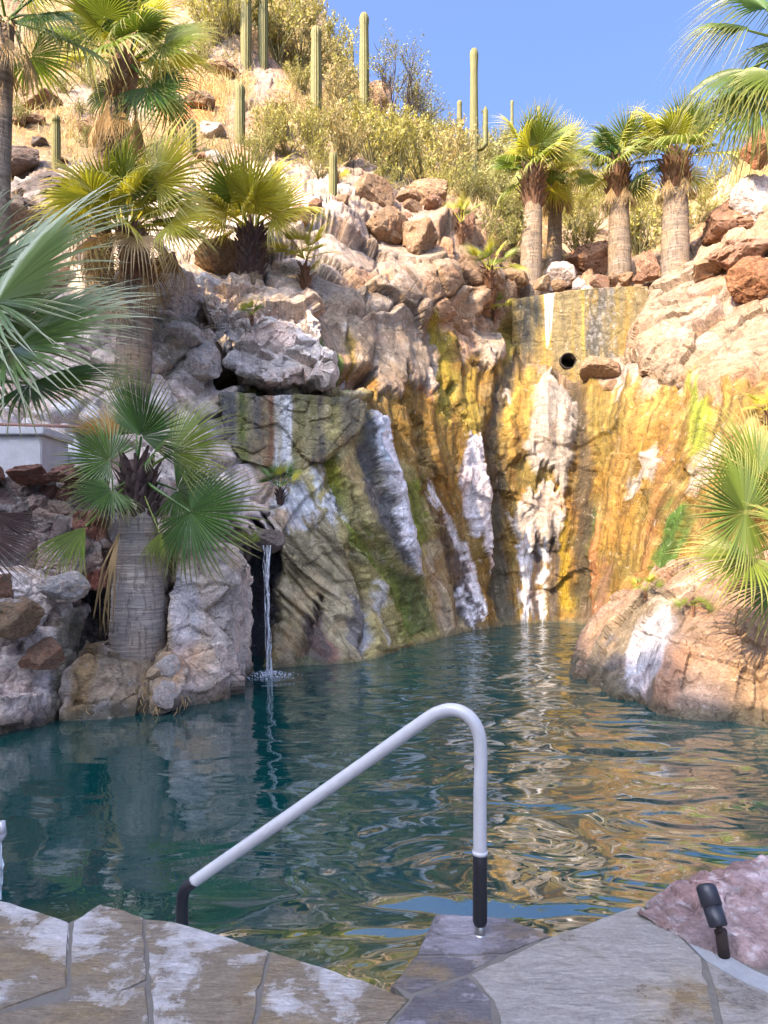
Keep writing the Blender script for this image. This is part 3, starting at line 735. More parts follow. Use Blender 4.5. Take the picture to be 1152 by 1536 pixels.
def paint_right(v, X, Y, k, e):
    c = cvar(v, (.32, .21, .145), [((.38, .26, .165), 1.6), ((.25, .175, .135), 2.6)], 5)
    xw = X + 8 * fbm(v * 5, 3, 41); yw = Y + 8 * fbm(v * 5, 3, 42)
    dk = pmask(xw, yw, [(870,1040),(890,960),(990,860),(1005,900),(985,980),(978,1090)], 5)
    c = cmix(c, dk * .9, (.19, .155, .11)); c = cmix(c, dk * sst(0, .3, fbm(v * 3, 3, 44)) * .7, (.10, .095, .11))
    lv = pmask(xw, yw, [(968,925),(1005,905),(1018,935),(990,990),(965,1045),(938,1042),(942,990),(948,950)], 4)
    c = cmix(c, lv, (.50, .48, .52)); c = cmix(c, lv * sst(.1, .35, fbm(v * 5, 4, 45)) * .7, (.2, .18, .2))
    c = cmix(c, pmask(xw, yw, [(1010,900),(1040,880),(1022,960),(1000,1010),(990,1000)], 5) * .7, (.17, .13, .115))
    c = cmix(c, pmask(xw, yw, [(1095,1000),(1170,960),(1170,1090),(1090,1080)], 10) * .6, (.30, .19, .10))
    c = cmix(c, pmask(xw, yw, [(975,900),(1060,850),(1060,870),(990,915)], 6) * .6, (.60, .53, .47))
    return c, dk * .25
outcrop('rock_outcrop', [
    ([(886,1024,8.62),(930,1048,7.72),(978,1074,6.98),(978,1100,6.95),(886,1045,8.6),(1006,960,7.7),(1004,888,8.7),(962,905,9.3),(908,972,9.4)], 1.5),
    ([(976,1072,6.98),(1040,1082,6.78),(1100,1086,6.70),(1100,1110,6.65),(976,1100,6.9),(1118,1000,7.0),(1112,905,7.6),(1050,850,8.5),(1004,888,8.5),(992,965,7.45)], 1.6),
    ([(1085,1084,6.78),(1152,1092,6.55),(1420,1100,6.3),(1420,1125,6.3),(1085,1105,6.7),(1420,840,7.2),(1180,826,8.1),(1060,846,8.6),(1100,930,7.5),(1110,1010,7.05)], 2.0),
], .022, .34, paint_right, 'big pinkish tan outcrop in the pool below the right hand fan palm', 'rock', (1.2, .6, .17), seed=5)

def paint_grey(v, X, Y, k, e):
    c = cvar(v, (.56, .49, .45), [((.42, .385, .37), 1.6), ((.64, .53, .45), 2.6)], 6)
    up = sst(480, 450, Y + 10 * fbm(v * 3, 3, 46)); c = cmix(c, up * .7, (.52, .38, .26))  # sunlit warmth of the top put into the colour
    return c, np.zeros(len(v))
outcrop('boulder', [
    ([(310,455,11.0),(318,510,10.75),(345,545,10.5),(400,574,10.35),(462,570,10.45),(492,540,10.6),(475,485,11.1),(455,455,11.5),(400,432,12.0),(340,425,11.9)], 2.2),
    ([(440,520,10.7),(487,530,10.6),(487,560,10.5),(420,575,10.4),(380,566,10.4)], .9)],
    .028, .7, paint_grey, 'big grey overhanging boulder above the stained ledge', 'boulder', (1.0, .5, .2), seed=6)

def paint_ledge(v, X, Y, k, e):
    c = cvar(v, (.33, .275, .15), [((.24, .20, .10), 3.0), ((.42, .37, .26), 4.0)], 9)
    sx = fbm(np.stack([X / 9, Y / 120, X * 0], 1), 4, 95); xw = X + 9 * sx + 5 * fbm(v * 4, 3, 97); brk = sst(-.5, .15, fbm(np.stack([X / 7, Y / 45, X * 0], 1), 4, 98))
    for x0, x1, cc, a in ((325, 352, (.10, .105, .12), .9), (354, 374, (.13, .16, .035), .9), (374, 392, (.09, .085, .10), .8), (394, 412, (.20, .085, .045), .85), (413, 440, (.66, .66, .68), .85), (441, 470, (.17, .16, .06), .85), (472, 486, (.07, .06, .055), .9), (488, 512, (.33, .29, .10), .7), (515, 545, (.12, .10, .085), .6)):
        c = cmix(c, sst(x0 - 6, x0 + 5, xw) * sst(x1 + 6, x1 - 5, xw) * a * (.25 + .75 * brk), cc)
    c = cmix(c, sst(.1, .4, fbm(v * 7, 4, 96)) * .5, (.11, .10, .08))
    return c, np.full(len(v), .35)
outcrop('rock_ledge', [([(332,592,10.2),(440,594,10.55),(552,601,10.95),(545,640,10.95),(470,700,10.5),(430,712,10.35),(360,690,10.15),(334,650,10.15)], 1.3, -.03)],
        .022, .22, paint_ledge, 'level topped wet ledge streaked green, rust and white under the grey boulder', 'rock ledge', (.7, .35, .14), seed=11)

def paint_rose(v, X, Y, k, e):
    c = cvar(v, (.40, .27, .26), [((.50, .40, .42), 6.0), ((.30, .17, .15), 5.0)], 7)
    c = cmix(c, sst(.15, .4, fbm(v * 22, 3, 47)) * .6, (.62, .54, .55))
    return c, np.zeros(len(v))
outcrop('deck_boulder', [([(950,1364,3.03),(985,1345,3.12),(1040,1312,3.25),(1100,1290,3.35),(1152,1282,3.4),(1400,1250,3.6),(1400,1560,2.35),(1152,1478,2.62),(1075,1440,2.74),(1025,1408,2.86),(968,1374,3.0)], .35, .32)],
        .010, .22, paint_rose, 'rough pinkish rock beside the deck spotlight', 'rock', (.45, .2, .07), seed=7)

def boulder_mesh(seed, cuts=16, sub=5):
    r = random.Random(seed); bm = bmesh.new(); bmesh.ops.create_icosphere(bm, subdivisions=sub, radius=1)
    v = np.array([x.co[:] for x in bm.verts]); me = bpy.data.meshes.new('boulder'); bm.to_mesh(me); bm.free()
    R = np.full(len(v), 1.25)
    for _ in range(cuts):
        n = Vector((r.gauss(0, 1), r.gauss(0, 1), r.gauss(0, 1))).normalized(); d = r.uniform(.62, .95)
        R = np.minimum(R, d / np.maximum(v @ np.array(n), .05))
    w = v * R[:, None]; w = w + v * (.10 * fbm(w * 1.6 + seed, 6, seed, .6) + .14 * facet(w + seed, .55, seed)[0] + .10 * facet(w + seed, .22, seed)[0])[:, None]
    me.vertices.foreach_set('co', w.astype(np.float32).ravel()); me.update()
    return me
BM = [boulder_mesh(k + 3, 9 + k % 5 * 2, 5) for k in range(9)]
for m_ in BM: m_.materials.append(M['cream'])
_bk = [0]
def rock(X, Y, wpx, hpx, mat, label, D=None, group=None, name='boulder', tilt=.25, dep=.9):
    _bk[0] += 1; r = random.Random(_bk[0] * 7)
    g = ground(X, Y + hpx * .3) if D is None else P(X, Y + hpx * .3, D)
    d = g.y; w = wpx / F * d * .5; h = hpx / F * d * .5
    o = link(name, BM[_bk[0] % len(BM)]); o.material_slots[0].link = 'OBJECT'; o.material_slots[0].material = M[mat]
    o.location = (g.x, g.y + w * dep * .25, H + (YH - Y) / F * d); o.scale = (w * 1.1, max(w, h) * dep, h * 1.15)
    o.rotation_euler = (r.uniform(-tilt, tilt), r.uniform(-tilt, tilt), r.uniform(0, .8))
    return tag(o, label, 'boulder', group)
rock(330, 392, 75, 60, 'cream', 'flat faced cream boulder left of the shaggy stumpy palm')
rock(262, 440, 80, 65, 'greyrock', 'pale grey boulder right of the two grey palm trunks')
rock(245, 395, 40, 40, 'cream', 'small cream stone above the pale grey boulder by the two palm trunks')
rock(300, 545, 60, 55, 'greyrock', 'bluish white boulder in the seep left of the overhanging boulder')
rock(280, 505, 50, 35, 'greyrock', 'grey stone at the head of the seep below the pale boulder')
rock(735, 365, 55, 60, 'cream', 'upright cream boulder behind the low fan palm above the falls')
rock(645, 305, 70, 50, 'cream', 'cream boulder on the rock crest under the yellow bushes')
rock(690, 340, 45, 55, 'pinkrock', 'pinkish stone holding the tiny palm on the crest')
rock(560, 290, 50, 45, 'cream', 'cream stone at the foot of the short saguaro')
rock(575, 345, 60, 55, 'cream', 'cracked cream boulder in the middle of the rock crest', name='boulder')
rock(630, 355, 55, 65, 'cream', 'tall cream boulder below the rock crest')
rock(890, 388, 75, 62, 'pinkrock', 'pinkish block between the middle palm trunks above the weir', D=20)
rock(972, 402, 36, 42, 'pinkrock', 'red tinged boulder left of the rightmost palm trunk', D=18.2)
rock(845, 415, 40, 35, 'greyrock', 'grey stone between the two left palm trunks above the weir', D=18.8)
for k_, (x_, y_, w_, h_) in enumerate([(815,424,26,22),(838,430,22,16),(868,428,26,20),(900,424,24,20),(918,420,22,20),(940,416,26,18),(880,434,18,12),(960,418,22,16),(775,420,34,30),(762,440,30,30)]):
    rock(x_, y_, w_, h_, ('cream', 'cream', 'greyrock', 'pinkrock')[k_ % 4], 'fist shaped pale rubble stone lying along the top of the weir', D=17.9 + .1 * (k_ % 3), group='rubble stones on the weir')
rock(1128, 428, 70, 62, 'brownrock', 'rusty brown boulder at the right edge beside the smooth slab')
rock(1100, 335, 110, 60, 'pinkrock', 'broad sloping pinkish slab right of the palms', tilt=.1)
rock(1140, 300, 60, 60, 'greyrock', 'grey blocky boulder at the right edge of the skyline')
rock(1140, 222, 40, 60, 'brownrock', 'tall reddish boulder on the right skyline', D=17)
rock(1120, 385, 90, 40, 'pinkrock', 'long pinkish stone above the rusty brown boulder')
rock(1075, 400, 70, 40, 'cream', 'low cream stone right of the rightmost palm trunk')
for x_, y_, w_, h_, l_ in [(60, 285, 85, 45, 'dark grey slab among the dry rocks of the left slope'), (30, 330, 80, 45, 'dark angular block left of the short cactus on the left slope'), (95, 330, 55, 40, 'dark wedge shaped rock below the short cactus on the left slope'),
                       (30, 245, 70, 36, 'dark rock high on the left slope'), (130, 290, 60, 40, 'dark grey rock behind the leaning palm trunk')]:
    rock(x_, y_, w_, h_, 'darkrock', l_)
for x_, y_, w_, h_, l_ in [(100, 380, 70, 50, 'grey boulder below the dark rocks on the left slope'), (50, 400, 70, 50, 'grey boulder behind the silvery palm fronds'), (318, 195, 40, 30, 'grey rock left of the ribbed cactus by the orange patch'),
                       (440, 350, 40, 40, 'grey rock behind the small bright palm')]:
    rock(x_, y_, w_, h_, 'greyrock', l_)
for x_, y_, w_, h_, l_ in [(300, 150, 45, 30, 'pale rock in the orange dry patch'), (330, 110, 50, 30, 'pale rock under the twin saguaros'), (150, 190, 50, 34, 'pale rock behind the tall left palm crown'), (570, 150, 40, 40, 'bright cream crag on the skyline right of the tallest saguaro'),
                       (610, 190, 36, 36, 'cream crag behind the bare tree'), (420, 150, 36, 26, 'pale stone in the dry grass left of the ribbed saguaro'), (560, 205, 40, 26, 'cream stone under the tallest saguaro'), (60, 150, 60, 34, 'pale ledge high on the left slope')]:
    rock(x_, y_, w_, h_, 'cream', l_)
for k_, (x_, y_, w_, h_) in enumerate([(40, 708, 60, 26), (95, 712, 56, 26), (138, 706, 40, 22), (-20, 712, 50, 26)]):
    rock(x_, y_, w_, h_, ('redrock', 'redrock', 'greyrock', 'redrock')[k_], ('flat dark red coping stone below the concrete block', 'flat dark red coping stone beside the bottle shaped palm', 'grey coping stone nearest the bottle shaped palm', 'dark coping stone at the frame edge')[k_], D=7.75 + .1 * (k_ < 3) * k_, name='coping_stone', tilt=.1)
for x_, y_, w_, h_, D_, l_ in [(252, 1008, 34, 40, 7.35, 'smooth pale stone on the soil right of the bottle shaped palm'), (247, 1042, 36, 36, 7.05, 'white tipped stone at the waterline under the bottle shaped palm')]:
    rock(x_, y_, w_, h_, 'greyrock', l_, D=D_)
rock(398, 812, 40, 26, 'darkrock', 'dark wet stone lip that the little cascade drops from', D=9.0, dep=1.6)
rock(88, 882, 60, 40, 'greyrock', 'pale flat cobble jutting over the dark cleft at the left', D=6.9)
rock(22, 922, 74, 52, 'cream', 'tan oval cobble set in the left cliff block', D=6.55)
rock(-6, 880, 50, 40, 'pinkrock', 'pinkish cobble at the left frame edge above the tan oval one', D=6.6)
rock(62, 985, 60, 40, 'pinkrock', 'rounded pinkish cobble low on the left cliff block', D=6.65)
rock(905, 555, 52, 34, 'cream', 'white rubble heap right of the drain hole', D=16.0)
rock(918, 580, 26, 20, 'cream', 'small white stone under the rubble by the drain hole', D=15.6)
rock(965, 575, 44, 40, 'cream', 'cream boulder below the right end of the weir', D=15.3)
rock(985, 562, 34, 44, 'cream', 'leaning cream boulder at the foot of the smooth slab', D=15.1)

# smooth tan slab right of the weir
_rr = random.Random(77)
for k_ in range(26):
    x_, y_ = _rr.uniform(10, 330), _rr.uniform(80, 290); w_ = _rr.uniform(14, 34)
    rock(x_, y_, w_, w_ * _rr.uniform(.5, .8), ('greyrock', 'cream', 'darkrock', 'pinkrock')[k_ % 4], 'small loose stone scattered over the dry left slope', group='loose stones on the left slope')
for k_ in range(14):
    x_, y_ = _rr.uniform(330, 700), _rr.uniform(290, 330); w_ = _rr.uniform(16, 34)
    rock(x_, y_, w_, w_ * _rr.uniform(.6, .9), ('cream', 'pinkrock')[k_ % 2], 'small angular stone along the foot of the thicket', group='loose stones along the rock crest')
def paint_slab(v, X, Y, k, e):
    c = cvar(v, (.27, .195, .13), [((.33, .245, .17), 1.2), ((.20, .14, .095), 2.2)], 8)
    return c, np.zeros(len(v))
outcrop('rock_slab', [([(985,425,17.2),(960,470,15.9),(955,520,15.2),(985,560,14.4),(1060,598,13.0),(1100,560,12.9),(1160,545,12.6),(1160,450,13.6),(1120,400,15.5),(1040,392,17.2)], 2.5)], .04, .28, paint_slab,
        'huge smooth tan slab right of the concrete weir', 'rock slab', (1.6, .8, .25), seed=9)

# ------------------------------------------------------------------ concrete weir with its drain
def concrete_weir():
    root = empty('concrete_weir', P(870, 545, 16.6), 'algae stained concrete weir wall above the waterfall', 'weir wall')
    a, b = P(768, 447, 17.35), P(972, 426, 16.7); zt = 7.36
    nxw, nzw = 150, 90; V_, F_ = [], []
    for i in range(nxw):
        t = i / (nxw - 1); q_ = a.lerp(b, t); bow = -.25 * math.sin(math.pi * t)
        for j in range(nzw):
            z = zt + .10 * t - (zt - 4.9) * j / (nzw - 1)
            V_.append((q_.x, q_.y + bow - .02 * j / nzw * 6, z))
        V_.append((q_.x, q_.y + bow + .45, zt + .10 * t))       # back edge of the crest
    s_ = nzw + 1
    for i in range(nxw - 1):
        for j in range(nzw - 1):
            F_.append((i * s_ + j, i * s_ + j + 1, (i + 1) * s_ + j + 1, (i + 1) * s_ + j))
        F_.append((i * s_ + nzw, i * s_, (i + 1) * s_, (i + 1) * s_ + nzw))
    v = np.array(V_); v[:, 1] += .05 * fbm(v * [3, 3, 1], 4, 90); X, Y = proj(v)
    sx = fbm(np.stack([X / 13, Y / 140, X * 0], 1), 4, 91)
    sx2 = fbm(np.stack([X / 5, Y / 60, X * 0], 1), 4, 92)
    c = np.repeat(np.array([[.20, .155, .075]]), len(v), 0)
    c = cmix(c, sst(0, .4, sx) * .7, (.27, .19, .045)); c = cmix(c, sst(.05, .4, sx2) * .6, (.11, .09, .055))
    for x0, x1, cc, k_ in ((782, 810, (.085, .08, .065), .9), (812, 824, (.40, .25, .04), .8), (868, 874, (.46, .36, .05), .8), (876, 925, (.085, .08, .07), .9), (938, 966, (.33, .21, .05), .6), (956, 964, (.16, .12, .08), .7)):
        xw = X + 7 * sx2 + 4 * sx; c = cmix(c, sst(x0 - 7, x0 + 5, xw) * sst(x1 + 7, x1 - 5, xw) * k_ * sst(-.55, .25, fbm(np.stack([X / 6, Y / 30, X * 0], 1), 4, 99)), cc)
    wsp = pmask(X + 2 * sx2, Y, [(817, 440), (831, 440), (827, 490), (821, 522), (818, 480)], 2) * sst(-.6, -.1, sx2); c = cmix(c, wsp, (.66, .63, .60))
    c = cmix(c, sst(.1, .35, fbm(np.stack([X / 4, Y / 5, X * 0], 1), 3, 93)) * sst(876, 880, X) * sst(930, 920, X) * .5, (.32, .30, .28))
    xc, yc = X[np.array(F_)].mean(1), Y[np.array(F_)].mean(1)
    F_ = [f_ for f_, k_ in zip(F_, np.hypot(xc - 853, yc - 541) > 11.5) if k_]
    me = new_mesh('wall_face', v - np.array(root.location), np.array(F_)); me.flip_normals()
    set_attr(me, 'Col', c); set_attr(me, 'wet', np.full(len(v), .15)); link('wall_face', me, M['cliff'], root)
    bm = MB(); ctr = P(853, 541, 16.74)
    ring = [(ctr + Vector((math.cos(t_) * .20, 0, math.sin(t_) * .19))) for t_ in [2 * math.pi * k / 24 for k in range(24)]]
    vv = [q_ for q_ in ring] + [ctr + (q_ - ctr) * .84 for q_ in ring] + [ctr + (q_ - ctr) * .84 + Vector((0, .5, 0)) for q_ in ring] + [q_ + Vector((0, .5, 0)) for q_ in ring]
    ff = []
    for k in range(24):
        n_ = (k + 1) % 24; ff += [(k, n_, 24 + n_, 24 + k), (24 + k, 24 + n_, 48 + n_, 48 + k), (k, 72 + k, 72 + n_, n_)]
    ff.append(tuple(48 + k for k in range(24)))
    bm.add(vv, ff); d = bm.build('drain_pipe', M['hole'], root, root.location)
concrete_weir()

# ------------------------------------------------------------------ concrete block, cap and pipe on the terrace
r_ = empty('concrete_block', P(25, 715, 8.15), 'white concrete block with a capped top behind the masonry wall', 'concrete block')
def boxv(x0, x1, y0, y1, z0, z1, bev=.012):
    bm = bmesh.new(); bmesh.ops.create_cube(bm, size=1)
    for v in bm.verts: v.co = Vector(((x0 + x1) / 2 + v.co.x * (x1 - x0), (y0 + y1) / 2 + v.co.y * (y1 - y0), (z0 + z1) / 2 + v.co.z * (z1 - z0)))
    bmesh.ops.bevel(bm, geom=bm.edges[:], offset=bev, segments=2, affect='EDGES')
    v = [x.co.copy() for x in bm.verts]; bm.verts.index_update(); f = [tuple(x.index for x in q.verts) for q in bm.faces]; bm.free(); return v, f
x0, x1 = P(-90, 0, 8.1).x, P(62, 0, 8.1).x; z0, z1, z2 = P(0, 725, 8.1).z, P(0, 653, 8.1).z, P(0, 641, 8.1).z
m_ = MB(); m_.add(*boxv(x0, x1, 8.1, 8.8, z0, z1)); m_.build('block_body', M['concrete'], r_, r_.location, False)
m_ = MB(); m_.add(*boxv(x0 - .04, x1 + .05, 8.05, 8.85, z1 + .002, z2)); m_.build('cap', M['concrete'], r_, r_.location, False)
m_ = MB(); m_.tube([P(-120, 634, 8.5), P(60, 638, 8.55), P(150, 641, 8.65)], .02, 10)
tag(m_.build('iron_pipe', M['pipe'], None, P(0, 637, 8.5), True, P(0, 637, 8.5)), 'thin rusty pipe running along the terrace above the concrete block', 'pipe')

# ------------------------------------------------------------------ palms
def frond_geo(rng, R, Lp, n=34, spread=125, droop=.12, cup=.25, tipd=.25, pr=.02, split=.45):
    mb = MB()
    rp = pr * R
    mb.tube([(0, 0, 0), (0, Lp * .5, .03 * Lp), (0, Lp, 0)], [rp * 1.5, rp, rp * .7], 5, True)
    sp = rad(spread); dth = 2 * sp / (n - 1)
    st = [.03, .18, .34, .5, .64, .78, .9, 1.0]
    for i in range(n):
        th = -sp + dth * i + rng.uniform(-.02, .02)
        L = R * (.66 + .34 * math.cos(th * .62)) * rng.uniform(.92, 1.05)
        d = Vector((math.sin(th), math.cos(th), 0)); pe = Vector((math.cos(th), -math.sin(th), 0))
        td = tipd * rng.uniform(.3, 1.6); sw = rng.uniform(-.06, .06)
        v = []; tt = []
        for t in st:
            r = L * t
            if t <= split: w = r * math.tan(dth / 2) * .99
            else: w = L * split * math.tan(dth / 2) * max(.04, 1 - ((t - split) / (1 - split)) ** 1.15)
            z = -droop * R * t * t + cup * R * (1 - math.cos(th)) * t * .45
            lat = 0.0
            if t > .55: z -= td * L * ((t - .55) / .45) ** 2 * .8; lat = sw * L * ((t - .55) / .45) ** 2
            c = Vector((0, Lp, 0)) + d * r * (1 - .10 * td * t * t) + Vector((0, 0, z)) + pe * lat
            up = Vector((0, 0, 1)) * w * .95
            v += [c - pe * w, c + up, c + pe * w]; tt += [t * .95 + .02] * 3
        f = []
        for k in range(len(st) - 1):
            a = k * 3; f += [(a, a + 1, a + 4, a + 3), (a + 1, a + 2, a + 5, a + 4)]
        mb.add(v, f, tt, rng.random())
    return mb

def frame(ydir, normal):
    y = Vector(ydir).normalized(); z = Vector(normal); z = (z - y * z.dot(y))
    if z.length < 1e-4: z = Vector((0.3, -1, .2)) - y * Vector((0.3, -1, .2)).dot(y)
    z.normalize(); x = y.cross(z)
    return Matrix((x, y, z)).transposed()

_rng = random.Random(11)
LEAF = {}
for kind, n_, kw in (('fan', 8, dict(n=34, tipd=.36)), ('open', 5, dict(n=30, tipd=.25, droop=.1, cup=.35, spread=80, lp=.5, split=.28)), ('droopy', 5, dict(n=34, droop=.35, tipd=.7, cup=.5, spread=110)), ('dead', 4, dict(n=22, droop=.1, tipd=.15, cup=.5, spread=26, split=.55))):
    LEAF[kind] = []
    for k in range(n_):
        b = frond_geo(_rng, 1.0, kw.pop('lp', .75), **kw); me_ = new_mesh('frond', b.v, b.f, False); set_attr(me_, 'tip', b.t); set_attr(me_, 'lv', b.lv); me_.materials.append(M['leaf_green']); LEAF[kind].append(me_)

def put_frond(root, base, ydir, normal, R, mat, kind='fan', name='frond', rng=_rng):
    o = bpy.data.objects.new(name, rng.choice(LEAF[kind])); COL.objects.link(o)
    o.material_slots[0].link = 'OBJECT'; o.material_slots[0].material = M[mat]
    o.parent = root
    o.matrix_local = Matrix.Translation(Vector(base) - root.location) @ frame(ydir, normal).to_4x4() @ Matrix.Diagonal((R, R, R, 1))
    return o

def aim_frond(root, base, hub, normal, R, mat, n=42, spread=125, rng=_rng, **kw):
    """a frond of its own: petiole from base to hub, blade of radius R facing along normal"""
    base, hub = Vector(base), Vector(hub); Lp = (hub - base).length
    b = frond_geo(rng, R, Lp, n, spread, **kw); me_ = new_mesh('frond', b.v, b.f, False); set_attr(me_, 'tip', b.t); set_attr(me_, 'lv', b.lv)
    o = link('frond', me_, M[mat], root)
    o.matrix_local = Matrix.Translation(base - root.location) @ frame(hub - base, normal).to_4x4()
    return o

def crown(root, top, n, R, mats, e0=82, e1=-20, kind='fan', rng=_rng, az0=0, jitter=.25, pw=.9):
    for k in range(n):
        az = az0 + k * 2.39996 + rng.uniform(-jitter, jitter); f = (k + .5) / n
        e = rad(e0 + (e1 - e0) * f ** pw) + rng.uniform(-.12, .12)
        d = Vector((math.cos(e) * math.cos(az), math.cos(e) * math.sin(az), math.sin(e)))
        nrm = Vector((-math.sin(e) * math.cos(az), -math.sin(e) * math.sin(az), math.cos(e))) + Vector((rng.uniform(-.5, .5), rng.uniform(-.5, .3), rng.uniform(-.3, .3)))
        nrm = nrm + Vector((-.45, -.65, .1))
        m = mats[k % len(mats)] if isinstance(mats, (list, tuple)) else mats
        put_frond(root, Vector(top) + Vector((math.cos(az), math.sin(az), 0)) * .08 * R, d, nrm, R * .92 * rng.uniform(.8, 1.08), m, kind if e > -.3 or kind == 'dead' else 'droopy')

def trunk(root, pts, radii, mat, rings=60, name='trunk', rng=_rng):
    pts = [Vector(p_) for p_ in pts]; k = len(pts) - 1; P_, R_ = [], []
    for i in range(rings + 1):
        t = i / rings * k; j = min(int(t), k - 1); u = t - j
        p0, p1, p2, p3 = pts[max(j - 1, 0)], pts[j], pts[j + 1], pts[min(j + 2, k)]
        q_ = .5 * ((2 * p1) + (p2 - p0) * u + (2 * p0 - 5 * p1 + 4 * p2 - p3) * u * u + (3 * p1 - p0 - 3 * p2 + p3) * u ** 3)
        r = radii[j] + (radii[j + 1] - radii[j]) * (u * u * (3 - 2 * u))
        P_.append(q_); R_.append(r * (1 + rng.uniform(-.018, .018)))
    mb = MB(); mb.tube(P_, R_, 28); return mb.build(name, M[mat], root, root.location)

def boots(root, a, b, r, mat, n=70, L=.3, rng=_rng, out=.5):
    a, b = Vector(a), Vector(b); mb = MB()
    for k in range(n):
        t = (k + .5) / n; az = k * 2.39996; c = a.lerp(b, t); o_ = Vector((math.cos(az), math.sin(az), 0)); pe = Vector((-math.sin(az), math.cos(az), 0))
        rr = r * (1 - .15 * t); w = L * rng.uniform(.16, .26); l = L * rng.uniform(.7, 1.2); ou = out * rng.uniform(.5, 1.3)
        p0 = c + o_ * rr * .8 - Vector((0, 0, l * .25)); p1 = c + o_ * (rr + l * .22 * ou) + Vector((0, 0, l * .3)); p2 = c + o_ * (rr + l * .55 * ou) + Vector((0, 0, l * rng.uniform(.45, .8))) + pe * rng.uniform(-.1, .1) * l
        th = o_ * w * .35
        v = [p0 - pe * w, p0 + pe * w, p1 - pe * w * .7, p1 + pe * w * .7, p2 - pe * w * .25, p2 + pe * w * .25, p0 + th, p1 + th, p2]
        mb.add(v, [(0, 6, 7, 2), (6, 1, 3, 7), (2, 7, 8, 4), (7, 3, 5, 8), (1, 0, 2, 3), (3, 2, 4, 5)])
    mb.tube([a - Vector((0, 0, .1 * L)), b + Vector((0, 0, .25 * L))], [r, r * .75], 14)
    return mb.build('leaf_bases', M[mat], root, root.location, False)

def palm(label, base, trunk_pts, radii, top, tmat='trunk', group=None, name='fan_palm'):
    root = empty(name, Vector(base), label, 'palm', group)
    if trunk_pts: trunk(root, trunk_pts, radii, tmat)
    return root

# bottle shaped palm at the left, in shade
D_ = 7.85
pa = palm('grey bottle shaped fan palm growing from the rock mound in the pool', P(205, 980, D_),
     [P(205, 985, D_), P(207, 950, D_), P(207, 900, D_), P(207, 840, D_), P(208, 780, D_), P(209, 750, D_)], [.29, .295, .275, .235, .195, .18], None, 'trunk_near')
boots(pa, P(208, 782, D_), P(206, 700, D_), .17, 'boots_dark', 90, .26, out=.7)
tp = P(206, 715, D_)
def pf(root, base, hub, nrm, Rpx, D0, mat, **kw): return aim_frond(root, base, P(*hub), nrm, Rpx / F * D0, mat, **kw)
pf(pa, tp, (212, 655, 7.55), (-.1, -1, .45), 122, D_, 'leaf_deep', n=48, spread=100, tipd=.1, droop=.0, cup=-.1)
pf(pa, tp, (286, 768, 7.45), (-.3, -1, .35), 122, D_, 'leaf_deep', n=50, spread=135, tipd=.12, cup=.05)
pf(pa, tp, (258, 680, 7.75), (-.5, -.85, .4), 118, D_, 'leaf_green', n=40, spread=80, tipd=.12)
pf(pa, tp, (265, 735, 8.0), (-.4, -.8, .5), 100, D_, 'leaf_deep', n=40, spread=110, tipd=.15)
pf(pa, tp, (165, 690, 7.7), (.3, -.9, .4), 82, D_, 'leaf_deep', n=40, spread=120, tipd=.15)
pf(pa, tp, (170, 660, 7.9), (.4, -.8, .4), 80, D_, 'leaf_gold', n=26, spread=50, tipd=.2)
pf(pa, tp, (168, 735, 7.55), (.3, -.8, .6), 75, D_, 'leaf_deep', n=40, spread=100, tipd=.2)
pf(pa, tp, (128, 790, 7.3), (.1, -.5, 1), 105, D_, 'leaf_green', n=22, spread=38, tipd=.3)
pf(pa, tp, (240, 800, 7.5), (-.2, -.8, .6), 60, D_, 'leaf_green', n=26, spread=70, tipd=.5, droop=.3)
pf(pa, tp, (205, 650, 8.2), (0, -.8, .6), 85, D_, 'leaf_deep', n=40, spread=90, tipd=.1)
pf(pa, tp, (230, 680, 7.45), (-.2, -.8, .7), 55, D_, 'leaf_deep', n=34, spread=80, tipd=.2)
# dry hanging leaf shreds left of the trunk
mb = MB(); _r = random.Random(5)
for k in range(9):
    x_ = 168 + _r.uniform(-12, 8); mb.tube([P(178, 800, 7.6), P(x_ - 4, 850, 7.5), P(x_ - 10 + _r.uniform(-8, 8), 900 + _r.uniform(-20, 30), 7.5), P(x_ - 14 + _r.uniform(-8, 8), 940 + _r.uniform(-20, 20), 7.55)], [.008, .012, .009, .002], 4)
mb.build('dead_leaf', M['leaf_dead'], pa, pa.location)

# silvery palm at the left edge, in shade, nearer
D_ = 5.3
pb = palm('silvery green fan palm reaching in from the left edge', P(-170, 880, 6.3), [P(-170, 890, 6.3), P(-160, 760, 5.9), P(-130, 590, 5.5)], [.2, .17, .15], None)
tp = P(-130, 575, 5.5)
for hub, nrm, Rp, mt, kw in [
    ((-5, 455, 4.9), (-.3, -.85, .55), 245, 'leaf_blue', dict(n=52, spread=95, tipd=.12)),
    ((15, 525, 4.8), (-.25, -.75, .75), 225, 'leaf_blue', dict(n=48, spread=80, tipd=.12)),
    ((-60, 440, 5.2), (.1, -.9, .4), 180, 'leaf_blue', dict(n=44, spread=100, tipd=.15)),
    ((-10, 520, 5.4), (-.3, -.8, .6), 225, 'leaf_blue', dict(n=44, spread=80, tipd=.2)),
    ((45, 575, 4.9), (-.3, -.45, .95), 165, 'leaf_deep', dict(n=40, spread=70, tipd=.15)),
    ((-70, 545, 5.0), (-.1, -.4, 1), 140, 'leaf_deep', dict(n=40, spread=90, tipd=.3)),
    ((-20, 470, 5.6), (-.4, -.7, .5), 170, 'leaf_deep', dict(n=40, spread=100, tipd=.15)),
    ((30, 545, 4.8), (0, -1, .3), 42, 'leaf_deep', dict(n=22, spread=100, tipd=.1))]:
    pf(pb, tp, hub, nrm, Rp, D_, mt, **kw)

